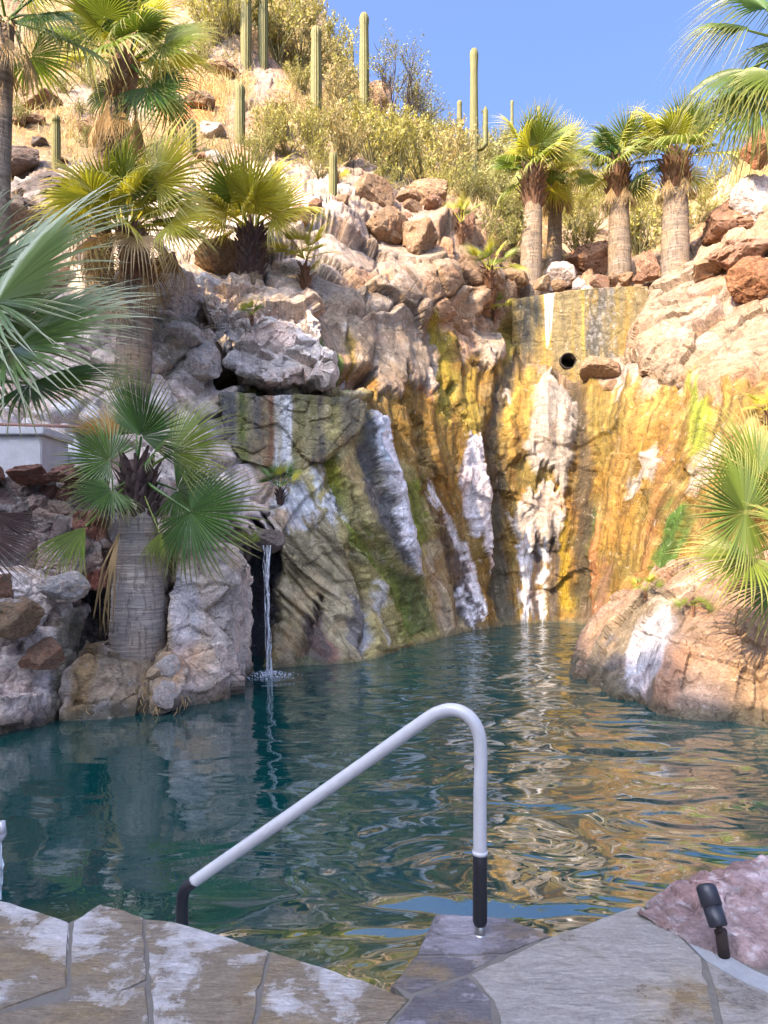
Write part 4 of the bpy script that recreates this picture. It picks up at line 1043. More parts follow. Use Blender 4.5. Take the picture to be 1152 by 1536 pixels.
# leaning tall palm with its dead skirt, and the bright palm before it
D_ = 10.2
pd_ = palm('tall leaning fan palm with a skirt of dead leaves on the left slope', P(160, 545, D_), [P(162, 640, D_), P(150, 420, D_), P(148, 300, D_), P(168, 200, D_), P(190, 118, D_)], [.23, .20, .17, .16, .15], None)
boots(pd_, P(178, 155, D_), P(192, 95, D_), .15, 'boots', 60, .28)
tp = P(192, 92, D_)
crown(pd_, tp, 17, .80, ['leaf_green', 'leaf_yellow', 'leaf_mid', 'leaf_green'], 85, -25)
pf(pd_, tp, (150, 40, 9.8), (.3, -.8, .5), 95, D_, 'leaf_yellow', n=40, spread=100); pf(pd_, tp, (245, 70, 9.9), (-.3, -.8, .5), 95, D_, 'leaf_green', n=40, spread=100)
pf(pd_, tp, (225, 130, 9.8), (-.3, -.7, .7), 90, D_, 'leaf_deep', n=40, spread=100, tipd=.3)
for k in range(9):
    az = k * .75; put_frond(pd_, P(183, 128, D_) + Vector((math.cos(az), math.sin(az), 0)) * .12, (.30 * math.cos(az) - .10, .30 * math.sin(az), -1), (math.cos(az), math.sin(az), .2), .62, 'leaf_dead', 'dead', 'dead_frond')

D_ = 9.5
pc = palm('bright yellow green fan palm with a shaggy brown neck before the leaning palm', P(200, 550, D_), [P(196, 640, D_), P(203, 480, D_), P(206, 425, D_), P(203, 350, D_)], [.25, .22, .18, .16], None)
boots(pc, P(208, 430, D_), P(196, 352, D_), .17, 'boots', 110, .27)
tp = P(190, 345, D_)
crown(pc, tp, 18, .78, ['leaf_yellow', 'leaf_yellow', 'leaf_green'], 86, 0)
pf(pc, tp, (166, 315, 9.0), (.2, -.9, .3), 105, D_, 'leaf_yellow', n=40, spread=115, tipd=.1); pf(pc, tp, (235, 275, 9.2), (-.25, -.9, .3), 110, D_, 'leaf_yellow', n=40, spread=110, tipd=.1)
pf(pc, tp, (130, 330, 9.3), (.4, -.8, .6), 95, D_, 'leaf_yellow', n=36, spread=80, tipd=.3); pf(pc, tp, (255, 335, 9.1), (-.3, -.8, .6), 85, D_, 'leaf_yellow', n=36, spread=90, tipd=.4)
put_frond(pc, P(185, 372, 9.25), (-.08, -.15, -1), (-.2, -1, .2), .62, 'leaf_dead', 'dead', 'dead_frond')
pf(pb, P(-60, 740, 5.9), (-12, 770, 5.9), (0, -1, .1), 75, 5.9, 'leaf_brown', n=16, spread=35, tipd=.5, droop=.6)
pf(pb, P(-60, 760, 5.9), (-20, 800, 5.8), (.2, -1, .1), 75, 5.9, 'leaf_brown', n=16, spread=40, tipd=.6, droop=.6)
put_frond(pc, P(212, 372, 9.3), (.15, -.1, -1), (.2, -1, .2), .5, 'leaf_dead', 'dead', 'dead_frond')

# stumpy palm
D_ = 12.15
pe_ = palm('stumpy shaggy fan palm with a bright yellow green crown', P(375, 425, D_), [P(375, 450, D_), P(376, 365, D_)], [.22, .2], None)
boots(pe_, P(375, 418, D_), P(377, 352, D_), .21, 'boots_dark', 150, .25, out=.8)
tp = P(378, 345, D_)
crown(pe_, tp, 15, .78, ['leaf_yellow', 'leaf_yellow', 'leaf_yellow', 'leaf_green'], 86, 12)
pf(pe_, tp, (376, 300, 11.7), (-.1, -1, .2), 95, D_, 'leaf_yellow', n=44, spread=115, tipd=.08); pf(pe_, tp, (410, 320, 11.8), (-.3, -.9, .3), 80, D_, 'leaf_yellow', n=36, spread=100, tipd=.1); pf(pe_, tp, (340, 318, 11.9), (.3, -.9, .3), 85, D_, 'leaf_yellow', n=36, spread=100, tipd=.1)
put_frond(pe_, tp, (-1, -.1, .02), (0, -.4, 1), .7, 'leaf_dead', 'fan')

for pr_, c_, D0 in ((pc, (195, 352), 9.4),):
    for k in range(5):
        az = 1.2 * k + .4; put_frond(pr_, P(c_[0], c_[1], D0) + Vector((math.cos(az), math.sin(az), 0)) * .1, (.9 * math.cos(az), .9 * math.sin(az), -.55), (math.cos(az) * .4, math.sin(az) * .4 - .2, 1), .55, 'leaf_gold' if k % 2 else 'leaf_dead', 'droopy', 'dead_frond')
# small and young palms
def young(X, Y, D, Rpx, label, mats, n=9, e0=88, e1=30, stem=None, bm='boots', bpx=18):
    gd = ground(X, Y).y
    D = gd - .05 if abs(gd - D) < 1.6 and Y < 800 and (X, Y) != (378, 478) else D
    g = P(X, Y, D); root = empty('young_palm', g, label, 'palm')
    R = Rpx / F * D / 1.5
    h = bpx / F * D
    boots(root, g - Vector((0, 0, .1)), g + Vector((0, 0, h * .7)), R * .09, bm, 26, min(h, R * .45), out=1.2)
    crown(root, g + Vector((0, 0, h)), n, R, mats, e0, e1, 'open')
    return root
young(458, 432, 12.0, 66, 'small bright palm throwing its shadow on the rock right of the stumpy palm', ['leaf_yellow'], 13, 85, 0, bpx=45)
young(692, 360, 17.0, 44, 'tiny palm with a rusty base on the rock crest', ['leaf_yellow', 'leaf_green'], 7, 88, 35, bpx=28)
young(735, 425, 16.4, 58, 'low spreading fan palm left of the weir', ['leaf_yellow', 'leaf_green'], 9, 70, 10, bpx=22)
young(742, 475, 16.1, 34, 'little bushy palm hanging at the left foot of the weir', ['leaf_green', 'leaf_yellow'], 8, 80, 0, bpx=10)
young(420, 745, 9.6, 50, 'small deep green palm on the lime white rock below the stained ledge', ['leaf_deep', 'leaf_deep', 'leaf_yellow'], 8, 80, 20, bm='boots_dark', bpx=14)
young(372, 826, 8.2, 32, 'tiny sprouting palm above the little cascade', ['leaf_green'], 7, 75, 10, bm='boots_dark', bpx=10)
young(378, 478, 10.7, 34, 'small grassy palm sprout on top of the overhanging boulder', ['leaf_yellow', 'leaf_green'], 8, 80, 15, bpx=6)
young(1150, 625, 10.6, 44, 'half hidden young palm at the right edge above the big fan', ['leaf_yellow'], 8, 80, 5, bpx=10)
young(968, 888, 9.0, 32, 'spiky tuft on top of the pinkish outcrop', ['leaf_yellow', 'leaf_green'], 8, 75, 0, bpx=5)
young(1040, 912, 7.8, 34, 'flat little tuft in a crack of the pinkish outcrop', ['leaf_green'], 6, 40, 0, bpx=4)
young(505, 272, 15.5, 30, 'small dry palm beside the short saguaro', ['leaf_dead', 'leaf_yellow'], 7, 60, -30, bpx=14)

# upper left palm at the frame edge
D_ = 8.2
pg = palm('dark palm trunk at the left frame edge with hanging dead leaves', P(-2, 345, D_), [P(-4, 420, D_), P(0, 340, D_), P(4, 220, D_), P(8, 90, D_), P(10, 40, D_)], [.11, .10, .09, .085, .08], None)
tp = P(10, 30, D_)
crown(pg, tp, 9, .72, ['leaf_green', 'leaf_deep'], 60, -15)
pf(pg, tp, (55, 22, 7.9), (-.1, -.6, .8), 80, D_, 'leaf_deep', n=36, spread=80, tipd=.6, droop=.4)
for k in range(6):
    az = k * 1.05; put_frond(pg, tp + Vector((math.cos(az), math.sin(az), 0)) * .06, (.35 * math.cos(az) + .1, .35 * math.sin(az) - .1, -1), (math.cos(az), math.sin(az), .2), .48, 'leaf_dead', 'dead', 'dead_frond')

# four palms behind the weir
for lab, bx, by, tx, ty, D_, r0, r1, R, mats, e1 in [
    ('leftmost palm behind the weir with a wide light green fan', 795, 440, 800, 306, 18.6, .28, .21, .98, ['leaf_green', 'leaf_yellow', 'leaf_green'], -12),
    ('slim palm half hidden behind the leftmost palm of the weir', 830, 425, 833, 312, 20.2, .22, .18, .90, ['leaf_yellow', 'leaf_green'], -45),
    ('ragged palm above the middle of the weir with a shaggy neck', 930, 430, 928, 300, 19.0, .30, .23, .88, ['leaf_green', 'leaf_deep', 'leaf_yellow'], -15),
    ('rightmost palm behind the weir with the thickest trunk', 1012, 412, 1014, 286, 18.0, .34, .26, 1.0, ['leaf_green', 'leaf_yellow', 'leaf_deep'], -20)]:
    b_, t_ = P(bx, by, D_), P(tx, ty, D_)
    pr = palm(lab, b_, [b_ - Vector((0, 0, .4)), b_.lerp(t_, .35), b_.lerp(t_, .7), t_], [r0, r0 * .97, r0 * .88, r1], None, 'trunk', 'palms behind the weir')
    boots(pr, P(tx, ty + 4, D_), P(tx, ty - 50, D_), r1 * .95, 'boots', 90, .42, out=.8)
    tp = P(tx, ty - 48, D_)
    crown(pr, tp, 17, R, mats, 86, e1, rng=random.Random(bx))
    aim_frond(pr, tp, tp + Vector((.05, -.5, .45)), (0, -1, .25), R * 1.02, mats[0], n=44, spread=110, tipd=.08)
    if e1 < -12:
        for k in range(7):
            az = k * .9 + .3; put_frond(pr, P(tx, ty - 34, D_) + Vector((math.cos(az), math.sin(az), 0)) * r1 * .8, (.45 * math.cos(az), .45 * math.sin(az), -1), (math.cos(az), math.sin(az), .2), .55, 'leaf_dead', 'dead', 'dead_frond')

# right foreground fan
pj = palm('bushy fan palm with big pale green fans on the right hand outcrop', P(1215, 900, 7.3), [P(1215, 910, 7.3), P(1210, 830, 7.2)], [.2, .17], None)
boots(pj, P(1212, 860, 7.2), P(1208, 800, 7.2), .18, 'boots', 60, .3)
tp = P(1205, 800, 7.1)
for hub, nrm, Rp, mt, kw in [
    ((1118, 768, 6.6), (-.35, -1, .25), 130, 'leaf_green', dict(n=60, spread=150, tipd=.06, droop=.02, cup=.05)),
    ((1135, 715, 6.9), (-.2, -.9, .5), 122, 'leaf_green', dict(n=48, spread=110, tipd=.08)),
    ((1125, 835, 6.7), (-.3, -.7, .8), 118, 'leaf_green', dict(n=48, spread=100, tipd=.15)),
    ((1180, 740, 7.2), (-.2, -.8, .5), 120, 'leaf_green', dict(n=44, spread=110, tipd=.1)),
    ((1175, 870, 6.9), (-.2, -.6, .8), 105, 'leaf_deep', dict(n=44, spread=100, tipd=.3)),
    ((1190, 800, 6.5), (-.2, -.9, .4), 90, 'leaf_green', dict(n=44, spread=120, tipd=.15))]:
    pf(pj, tp, hub, nrm, Rp, 7.0, mt, **kw)

# upper right palm
D_ = 7.0
pk = palm('tall palm whose crown hangs in from the upper right corner', P(1240, 880, 7.9), [P(1240, 890, 7.9), P(1235, 500, 7.5), P(1215, 100, 7.0)], [.22, .17, .13], None)
tp = P(1205, 75, D_)
for hub, nrm, Rp, mt, kw in [
    ((1120, 105, 6.8), (.1, -.5, .85), 120, 'leaf_mid', dict(n=44, spread=90, tipd=.7, droop=.35)),
    ((1135, 150, 6.7), (-.1, -.75, .6), 110, 'leaf_mid', dict(n=44, spread=95, tipd=.6, droop=.3)),
    ((1120, 45, 7.0), (.1, -.5, .8), 105, 'leaf_mid', dict(n=40, spread=80, tipd=.7, droop=.3)),
    ((1150, 15, 7.1), (0, -.6, .8), 110, 'leaf_deep', dict(n=40, spread=90, tipd=.6, droop=.3)),
    ((1165, 110, 6.6), (-.2, -.8, .5), 90, 'leaf_green', dict(n=40, spread=100, tipd=.4, droop=.2))]:
    pf(pk, tp, hub, nrm, Rp, D_, mt, **kw)
for k_ in range(8):
    az_ = -1.2 + k_ * .42; e_ = (.9, .3, .6, .1)[k_ % 4]; d_ = Vector((math.cos(e_) * math.cos(az_), math.cos(e_) * math.sin(az_), math.sin(e_)))
    put_frond(pk, tp, d_, (0, -.5, 1), .72, 'leaf_mid', 'droopy')
pf(pk, P(1205, 120, D_), (1175, 205, 6.9), (-.4, -.9, .2), 60, D_, 'leaf_dead', n=26, spread=60, tipd=.4)

# ------------------------------------------------------------------ saguaros
def saguaro(X, Yb, Yt, wpx, label, D=None, arms=(), ribs=12, lean=0, name='saguaro'):
    g = ground(X, Yb) if D is None else P(X, Yb, D)
    d = g.y; h = (Yb - Yt) / F * d; r = wpx / F * d * .5
    root_o = None
    def col_(pts, rr):
        mb = MB(); n = ribs * 3; V_, F_, T_ = [], [], []
        for i, (p_, q_) in enumerate(zip(pts, rr)):
            for k in range(n):
                a = 2 * math.pi * k / n; rb = q_ * (1.0 if k % 3 == 0 else .76)
                V_.append(p_ + Vector((math.cos(a) * rb, math.sin(a) * rb, 0))); T_.append(.75 if k % 3 == 0 else .0)
        for i in range(len(pts) - 1):
            for k in range(n): F_.append((i * n + k, i * n + (k + 1) % n, (i + 1) * n + (k + 1) % n, (i + 1) * n + k))
        F_.append(tuple((len(pts) - 1) * n + k for k in range(n)))
        mb.add(V_, F_, T_); return mb
    ts = [0, .15, .3, .45, .6, .75, .86]
    pts = [g + Vector((lean * t * h, 0, t * h)) for t in ts]; rr = [r * (.86 + .16 * math.sin(math.pi * min(1, t * 1.2))) for t in ts]
    e = 1.6 * r
    pts = [p_ for p_ in pts if p_.z < g.z + h - e] ; rr = rr[:len(pts)]
    rr += [r]; pts += [g + Vector((lean * h, 0, h - e))]
    for s in (.35, .6, .8, .93, .99):
        pts.append(g + Vector((lean * h, 0, h - e + e * s))); rr.append(r * math.sqrt(max(0.004, 1 - s * s)))
    pts[0] = pts[0] - Vector((0, 0, .4))
    if arms:
        root_o = empty(name, g, label, 'cactus'); col_(pts, rr).build('stem', M['cactus'], root_o, g)
        for (side, hb, ht, ar) in arms:
            ax = side * r * 2.6; ap = [g + Vector((side * r * .5, 0, hb * h)), g + Vector((ax * .7, -.05, hb * h + r * .2)), g + Vector((ax, -.05, hb * h + r)), g + Vector((ax, -.05, ht * h - r)), g + Vector((ax, -.05, ht * h))]
            mb = MB(); mb.tube(ap, [r * ar, r * ar, r * ar, r * ar, r * ar * .3], 14); mb.build('arm', M['cactus'], root_o, g)
    else:
        root_o = col_(pts, rr).build(name, M['cactus'], None, g, True, g); tag(root_o, label, 'cactus')
    return root_o
for a_ in [(475, 182, 40, 17, 'thick ribbed saguaro left of the tallest one on the skyline'), (546, 182, 19, 15, 'tallest saguaro standing against the sky left of the bare tree'),
           (625, 200, 122, 6, 'thin saguaro behind the bare tree'), (690, 215, 150, 8, 'dark short saguaro right beside the tall one right of the bare tree'), (360, 214, 125, 16, 'stubby ribbed cactus right of the orange dry patch'),
           (85, 250, 172, 13, 'short cactus among the dark rocks of the left slope'), (500, 300, 228, 13, 'short saguaro at the edge of the rock crest'), (371, 96, -40, 17, 'left one of the twin saguaros cut by the top of the frame'),
           (394, 98, -40, 16, 'right one of the twin saguaros cut by the top of the frame'), (527, 182, 140, 9, 'baby saguaro just left of the tallest saguaro'), (528, 108, 76, 5, 'tiny far saguaro left of the tallest saguaro'),
           (770, 222, 150, 5, 'left one of the two far saguaros above the leftmost palm of the weir'), (806, 224, 148, 5, 'right one of the two far saguaros above the leftmost palm of the weir'), (861, 246, 188, 4, 'smallest far saguaro right of the leftmost palm of the weir'), (886, 300, 235, 5, 'far saguaro between the palms of the weir')]:
    saguaro(*a_)
saguaro(711, 335, 72, 13, 'tall dark based saguaro right of the bare tree', 23, arms=((1, .42, .66, .6),))
saguaro(283, 224, 180, 17, 'squat barrel shaped cactus below the orange dry patch')

# ------------------------------------------------------------------ shrubs on the hill
def shrub_geo(seed, leaves=1500, stems=16, upright=.6, ls=.035):
    r = random.Random(seed); st = MB(); lf = MB()
    twigs = []
    for k in range(stems):
        az = r.uniform(0, 6.283); e = r.gauss(upright, .25) * math.pi / 2; L = r.uniform(.65, 1.05)
        d = Vector((math.cos(e) * math.cos(az), math.cos(e) * math.sin(az), max(.1, math.sin(e))))
        p0 = Vector((r.uniform(-.06, .06), r.uniform(-.06, .06), -.1)); pts = [p0]
        for j in range(4):
            d = (d + Vector((r.uniform(-.25, .25), r.uniform(-.25, .25), r.uniform(-.05, .2)))).normalized(); pts.append(pts[-1] + d * L * .27)
        st.tube(pts, [.016, .012, .009, .006, .003], 4, False)
        for j in range(9):
            a = r.choice((1, 2, 2, 3, 3)); b0 = pts[a].lerp(pts[a + 1], r.random()); dd = (d + Vector((r.uniform(-.8, .8), r.uniform(-.8, .8), r.uniform(-.2, .6)))).normalized(); b1 = b0 + dd * r.uniform(.12, .34)
            st.tube([b0, b1], [.005, .002], 3, False); twigs.append((b0, b1))
    for k in range(leaves):
        a, b = r.choice(twigs); c = a.lerp(b, r.random() ** .7) + Vector((r.gauss(0, .022), r.gauss(0, .022), r.gauss(0, .022)))
        u = Vector((r.uniform(-1, 1), r.uniform(-1, 1), r.uniform(.2, 1))).normalized(); w = u.orthogonal().normalized(); w.rotate(Matrix.Rotation(r.uniform(0, 6.28), 3, u))
        l = ls * r.uniform(.6, 1.5); q_ = l * .28
        lf.add([c - w * q_, c + w * q_, c + u * l], [(0, 1, 2)], [r.random() * .9 + .02] * 3)
    return st, lf
SH = []
for k in range(5):
    s1, l1 = shrub_geo(k + 50, 1400, 30, (.72, .6, .8, .55, .66)[k], .055)
    ms = new_mesh('stems', s1.v, s1.f); ms.materials.append(M['shrubwood']); ml = new_mesh('foliage', l1.v, l1.f, False); set_attr(ml, 'tip', l1.t); ml.materials.append(M['shrub_yellow']); SH.append((ms, ml))
_sk = [0]
def shrub(X, Y, hpx, mat, label, group, wide=1.0, D=None):
    k = _sk[0]; _sk[0] += 1; r = random.Random(k + 900); g = ground(X, Y) if D is None else P(X, Y, D)
    s = hpx / F * g.y
    root = empty('desert_shrub', g, label, 'shrub', group); root.rotation_euler = (0, 0, r.uniform(0, 6.28)); root.scale = (s * wide, s * wide, s * r.uniform(.9, 1.1))
    a = link('stems', SH[k % 5][0], None, root); b = link('foliage', SH[k % 5][1], None, root); b.material_slots[0].link = 'OBJECT'; b.material_slots[0].material = M['straw' if mat == 'shrub_yellow' and k % 4 == 3 else mat]
for lab, grp, mat, lst in [
    ('feathery yellow bush on the steep hilltop around the twin saguaros', 'hilltop bushes', 'shrub_yellow', [(318,62,80),(345,50,80),(415,90,90),(445,95,80),(300,95,50),(455,60,80),(330,20,60),(470,110,60),(505,130,60),(495,90,60),(450,140,44),(500,160,54)]),
    ('airy yellow green bush in the thicket above the rock crest', 'thicket bushes', 'shrub_yellow', [(400,222,50),(430,232,60),(470,238,66),(515,246,70),(555,252,80),(595,268,84),(635,285,84),(670,280,80),(620,240,66),(590,225,60),(540,215,52),(450,195,50),(420,205,44),(660,240,60),(700,255,60),(500,205,50),(480,265,40),(575,290,50),(660,300,40)]),
    ('olive bush in the gap between the rock crest and the palms of the weir', 'gap bushes', 'shrub_green', [(735,325,70),(760,330,70),(730,375,56),(765,380,60),(775,350,60),(700,300,50),(745,285,60),(725,255,50),(780,285,54)]),
    ('soft olive bush behind the palm trunks of the weir', 'bushes behind the weir', 'shrub_yellow', [(860,350,64),(885,345,60),(955,385,84),(985,372,84),(970,345,70),(870,385,50),(900,310,50),(850,310,50),(1045,335,50),(1060,310,46),(960,310,40),(1000,330,50)]),
    ('dry little bush on the far ridge behind the palms', 'ridge bushes', 'shrub_green', [(760,226,30),(735,226,30),(785,230,26),(840,246,26),(870,256,26),(905,272,26),(1075,268,30),(1105,250,30),(1130,222,30),(660,215,36),(640,205,36)]),
    ('sparse dry bush on the left slope', 'left slope bushes', 'shrub_green', [(140,130,30),(110,100,28),(60,115,24),(95,140,24),(235,235,30),(270,218,26),(215,70,40),(60,60,34),(30,190,30),(130,220,30),(165,240,26),(120,180,24)])]:
    for X_, Y_, h_ in lst: shrub(X_, Y_, h_ * 1.05, mat, lab, grp, 1.0)
shrub(390, 245, 48, 'shrub_green', 'dark green bush at the left end of the thicket', None, 1.1)

# ------------------------------------------------------------------ bare tree on the skyline
def bare_tree(X, Y, hpx, label, D=None):
    g = ground(X, Y) if D is None else P(X, Y, D); s = hpx / F * g.y; root = empty('bare_tree', g, label, 'tree'); r = random.Random(21); tr = MB(); lf = MB()
    def grow(p, d, L, rr, lev):
        pts = [p]; dd = d.copy()
        for j in range(5):
            dd = (dd + Vector((r.uniform(-.28, .28), r.uniform(-.28, .28), r.uniform(-.08, .18)))).normalized(); pts.append(pts[-1] + dd * L / 5)
        tr.tube(pts, [rr * (1 - .13 * j) for j in range(6)], 6 if lev < 2 else 4, False)
        if lev >= 3:
            if r.random() < .85:
                for _ in range(5):
                    c = pts[2].lerp(pts[5], r.random()) + Vector((r.gauss(0, .06), r.gauss(0, .06), r.gauss(0, .06))) * s * .4
                    u = Vector((r.uniform(-1, 1), r.uniform(-1, 1), r.uniform(-1, 1))).normalized(); w = u.orthogonal(); l = s * .022
                    lf.add([c - w * l * .35, c + w * l * .35, c + u * l], [(0, 1, 2)], [r.random()] * 3)
            return
        for _ in range((5, 5, 4)[lev]):
            a = r.choice((2, 3, 3, 4, 4, 5)); nd = (dd + Vector((r.uniform(-1, 1), r.uniform(-1, 1), r.uniform(-.1, .8)))).normalized()
            grow(pts[a], nd, L * r.uniform(.45, .75), rr * .5, lev + 1)
    for a_ in ((-.35, .1, 1), (.35, -.1, 1), (.05, .2, 1), (-.6, -.2, .8), (.7, .1, .75)):
        grow(g - Vector((0, 0, .2)), Vector(a_).normalized(), s * .5, s * .016, 0)
    tr.build('trunk', M['wood'], root, g); lf.build('foliage', M['shrub_green'], root, g, False)
bare_tree(612, 212, 138, 'bare grey branched tree on the skyline between the two tall saguaros')

# ------------------------------------------------------------------ dry grass and leaf litter
def grass():
    r = np.random.RandomState(3); mg = np.clip(hill * sst(-.35, .3, n2(Xf, Yf, 45, 51)) + .0, 0, 1) * (Yf < 330) * (Xf > -60) * (Xf < 1180)
    mg += sst(330, 200, Yf) * (Xf < 340) * (Xf > -40) * .9 * sst(-.2, .2, n2(Xf, Yf, 40, 61))
    pr = mg * Df ** 1.0; pr /= pr.sum()
    ii = r.choice(len(pr), 42000, p=pr); n = len(ii)
    b = V2[ii] + r.normal(0, .08, (n, 3)) * [1, 1, .2]
    h = r.uniform(.14, .42, n); az = r.uniform(0, 6.28, n); w = .013
    sd = np.stack([np.cos(az), np.sin(az), az * 0], 1) * w; tp_ = b + np.stack([r.normal(0, .12, n), r.normal(0, .12, n), h], 1)
    v = np.stack([b - sd, b + sd, tp_], 1).reshape(-1, 3)
    me = new_mesh('dry_grass', v, np.arange(n * 3).reshape(-1, 3), False); set_attr(me, 'tip', np.tile([0, 0, .9], n))
    tag(link('dry_grass', me, M['straw']), 'straw coloured dry grass covering the hillside', None, None, 'stuff')
grass()
mb = MB(); _r = random.Random(8)
for k in range(150):
    X_, Y_ = _r.uniform(115, 285), _r.uniform(975, 1062); D0 = np.interp(Y_, [950, 1066], [8.0, 7.05]) - .06 - (.1 if X_ < 140 else 0)
    a = P(X_, Y_, D0); b = P(X_ + _r.gauss(0, 5), Y_ + _r.uniform(6, 22), D0 - .04); mb.tube([a, (a + b) / 2 + Vector((_r.gauss(0, .01), -.01, 0)), b], [.003, .0045, .002], 3, True, [.5] * 9)
tag(mb.build('leaf_litter', M['leaf_dead'], None, (0, 0, 0), False), 'dry leaf shreds littering the mound below the palm', None, None, 'stuff')

# ------------------------------------------------------------------ little cascade on the left
r_ = empty('cascade', PW(404, 1012), 'thin white cascade dropping into the pool from the dark cleft', 'waterfall')
mb = MB(); _r = random.Random(2)
for k in range(9):
    x0 = 399 + _r.gauss(0, 2.2); xe = 404 + _r.gauss(0, 4.5); D0 = 8.9 + _r.uniform(-.05, .05); pts = []
    for j in range(14):
        t = j / 13; pts.append(P(x0 + (xe - x0) * t ** 1.5 + _r.gauss(0, .9), 818 + 194 * t, D0 + .15 * t))
    mb.tube(pts, [.007 * _r.uniform(.2, 1.5) for _ in pts], 5, False)
mb.build('water_stream', M['fall'], r_, r_.location)
mb = MB()
for k in range(420):
    a, q_ = _r.uniform(0, 6.28), abs(_r.gauss(0, .14)); c = PW(405, 1013) + Vector((math.cos(a) * q_ * 1.5, math.sin(a) * q_ - .06, _r.uniform(.0, .09) * max(0, 1 - q_ * 4)))
    s_ = _r.uniform(.003, .010); bmx = bmesh.new(); bmesh.ops.create_icosphere(bmx, subdivisions=1, radius=s_)
    mb.add([v.co + c for v in bmx.verts], [tuple(v.index for v in f_.verts) for f_ in bmx.faces]); bmx.free()
mb.build('splash', M['foam'], r_, r_.location)['kind'] = 'stuff'

# spout at the left frame edge
r_ = empty('water_spout', P(0, 1240, 3.3), 'white spout dripping into the pool at the left frame edge', 'spout')
mb = MB(); mb.tube([P(-150, 1345, 3.3), P(-150, 1225, 3.3), P(-120, 1215, 3.3), P(-30, 1240, 3.3), P(6, 1256, 3.3)], .022, 12); mb.build('pipe', M['white_paint'], r_, r_.location)
mb = MB(); mb.tube([P(2, 1232, 3.3), P(4, 1250, 3.3)], .017, 12); mb.build('nozzle', M['white_paint'], r_, r_.location)
mb = MB()
for k in range(5): mb.tube([P(2 + _r.gauss(0, 1.0), 1258 + j * 13, 3.3) for j in range(8)], [.004 * _r.uniform(.3, 1.4) for _ in range(8)], 5, False)
mb.build('water_stream', M['fall'], r_, r_.location)

# ------------------------------------------------------------------ deck
ZD = .12
FL = [
 ('flag_wet', [(-500,1215),(-150,1306),(0,1350),(58,1368),(102,1383),(98,1478),(-20,1520),(-500,1560)]),
 ('flag_wet', [(110,1384),(150,1358),(190,1368),(213,1377),(220,1470),(104,1510),(106,1440)]),
 ('flag_wet', [(217,1378),(262,1385),(302,1396),(350,1410),(402,1427),(380,1530),(330,1660),(240,1640),(224,1470)]),
 ('flag_wet', [(406,1428),(470,1448),(540,1471),(614,1498),(560,1560),(470,1700),(345,1640),(385,1530)]),
 ('flag_wet', [(-20,1524),(218,1478),(232,1640),(180,2000),(-900,2000),(-500,1575)]),
 ('flag_wet', [(240,1650),(460,1705),(560,1570),(640,1620),(600,2300),(190,2200)]),
 ('flag_blue', [(588,1476),(624,1436),(752,1432),(700,1462),(618,1490)]),
 ('flag_blue', [(627,1432),(655,1371),(700,1374),(760,1378),(828,1404),(757,1429)]),
 ('flag_blue', [(622,1494),(700,1466),(735,1500),(755,1620),(660,1625),(566,1566)]),
 ('flag_dry', [(832,1404),(890,1384),(958,1359),(1010,1398),(1050,1438),(1065,1490),(1090,1600),(770,1640),(742,1500),(706,1462)]),
 ('flag_dry', [(1056,1440),(1090,1462),(1152,1490),(1500,1640),(1600,2300),(620,2300),(650,1635),(1096,1606),(1072,1490)]),
]
def flagstone(mat, poly, root, z, k):
    mx_, my_ = sum(q[0] for q in poly) / len(poly), sum(q[1] for q in poly) / len(poly)
    poly = [(x + 3.3 * (x - mx_) / math.hypot(x - mx_, y - my_), y + 3.3 * (y - my_) / math.hypot(x - mx_, y - my_)) for x, y in poly]
    pts = [PW(x, y, z) for x, y in poly]; c = sum(pts, Vector()) / len(pts)
    bm = bmesh.new(); r = random.Random(k)
    ring = []
    for i in range(len(pts)):
        a, b = pts[i], pts[(i + 1) % len(pts)]; n = max(2, min(40, int((b - a).length / .05)))
        for j in range(n):
            q_ = a.lerp(b, j / n); dirc = (c - q_).normalized(); q_ = q_ + dirc * (.0 + abs(r.gauss(0, .0055))); ring.append(q_)
    f = bm.faces.new([bm.verts.new(q_) for q_ in ring])
    if f.normal.z < 0: f.normal_flip()
    ex = bmesh.ops.extrude_face_region(bm, geom=[f]); vs = [g for g in ex['geom'] if isinstance(g, bmesh.types.BMVert)]
    top_e = [e for e in bm.edges if all(v in vs for v in e.verts)]
    for v in vs: v.co.z += .05
    for v in bm.verts: v.co.z -= .05
    bmesh.ops.recalc_face_normals(bm, faces=bm.faces[:])
    bmesh.ops.bevel(bm, geom=top_e, offset=.006, segments=2, affect='EDGES')
    for v in bm.verts: v.co.z += (v.co.x - c.x) * r.uniform(-.004, .004)
    me_ = bpy.data.meshes.new('flagstone'); bm.to_mesh(me_); bm.free()
    return link('flagstone', me_, M[mat], root)
deck_o = [(-500,1215),(-150,1308),(0,1352),(102,1385),(150,1362),(213,1379),(300,1397),(402,1429),(540,1473),(612,1500),(590,1478),(626,1436),(657,1374),(760,1381),(828,1406),(958,1362),(1010,1400),(1100,1440),(1500,1560),(1700,2600),(-900,2600)]
bm = bmesh.new(); vv = [bm.verts.new(PW(x, y, ZD - .005)) for x, y in deck_o]; f = bm.faces.new(vv)
bm.normal_update()
if f.normal.z < 0: f.normal_flip()
ex = bmesh.ops.extrude_face_region(bm, geom=[f])
for g_ in [g for g in ex['geom'] if isinstance(g, bmesh.types.BMVert)]: pass
for v in vv: v.co.z -= .5
bmesh.ops.recalc_face_normals(bm, faces=bm.faces[:])
me_ = bpy.data.meshes.new('pool_deck'); bm.to_mesh(me_); bm.free()
deck = tag(link('pool_deck', me_, M['grout']), 'flagstone deck at the edge of the pool', None, None, 'structure')
for k, (mt, pl) in enumerate(FL): flagstone(mt, pl, deck, ZD + (.0 if k not in (6, 8) else -.003), k)

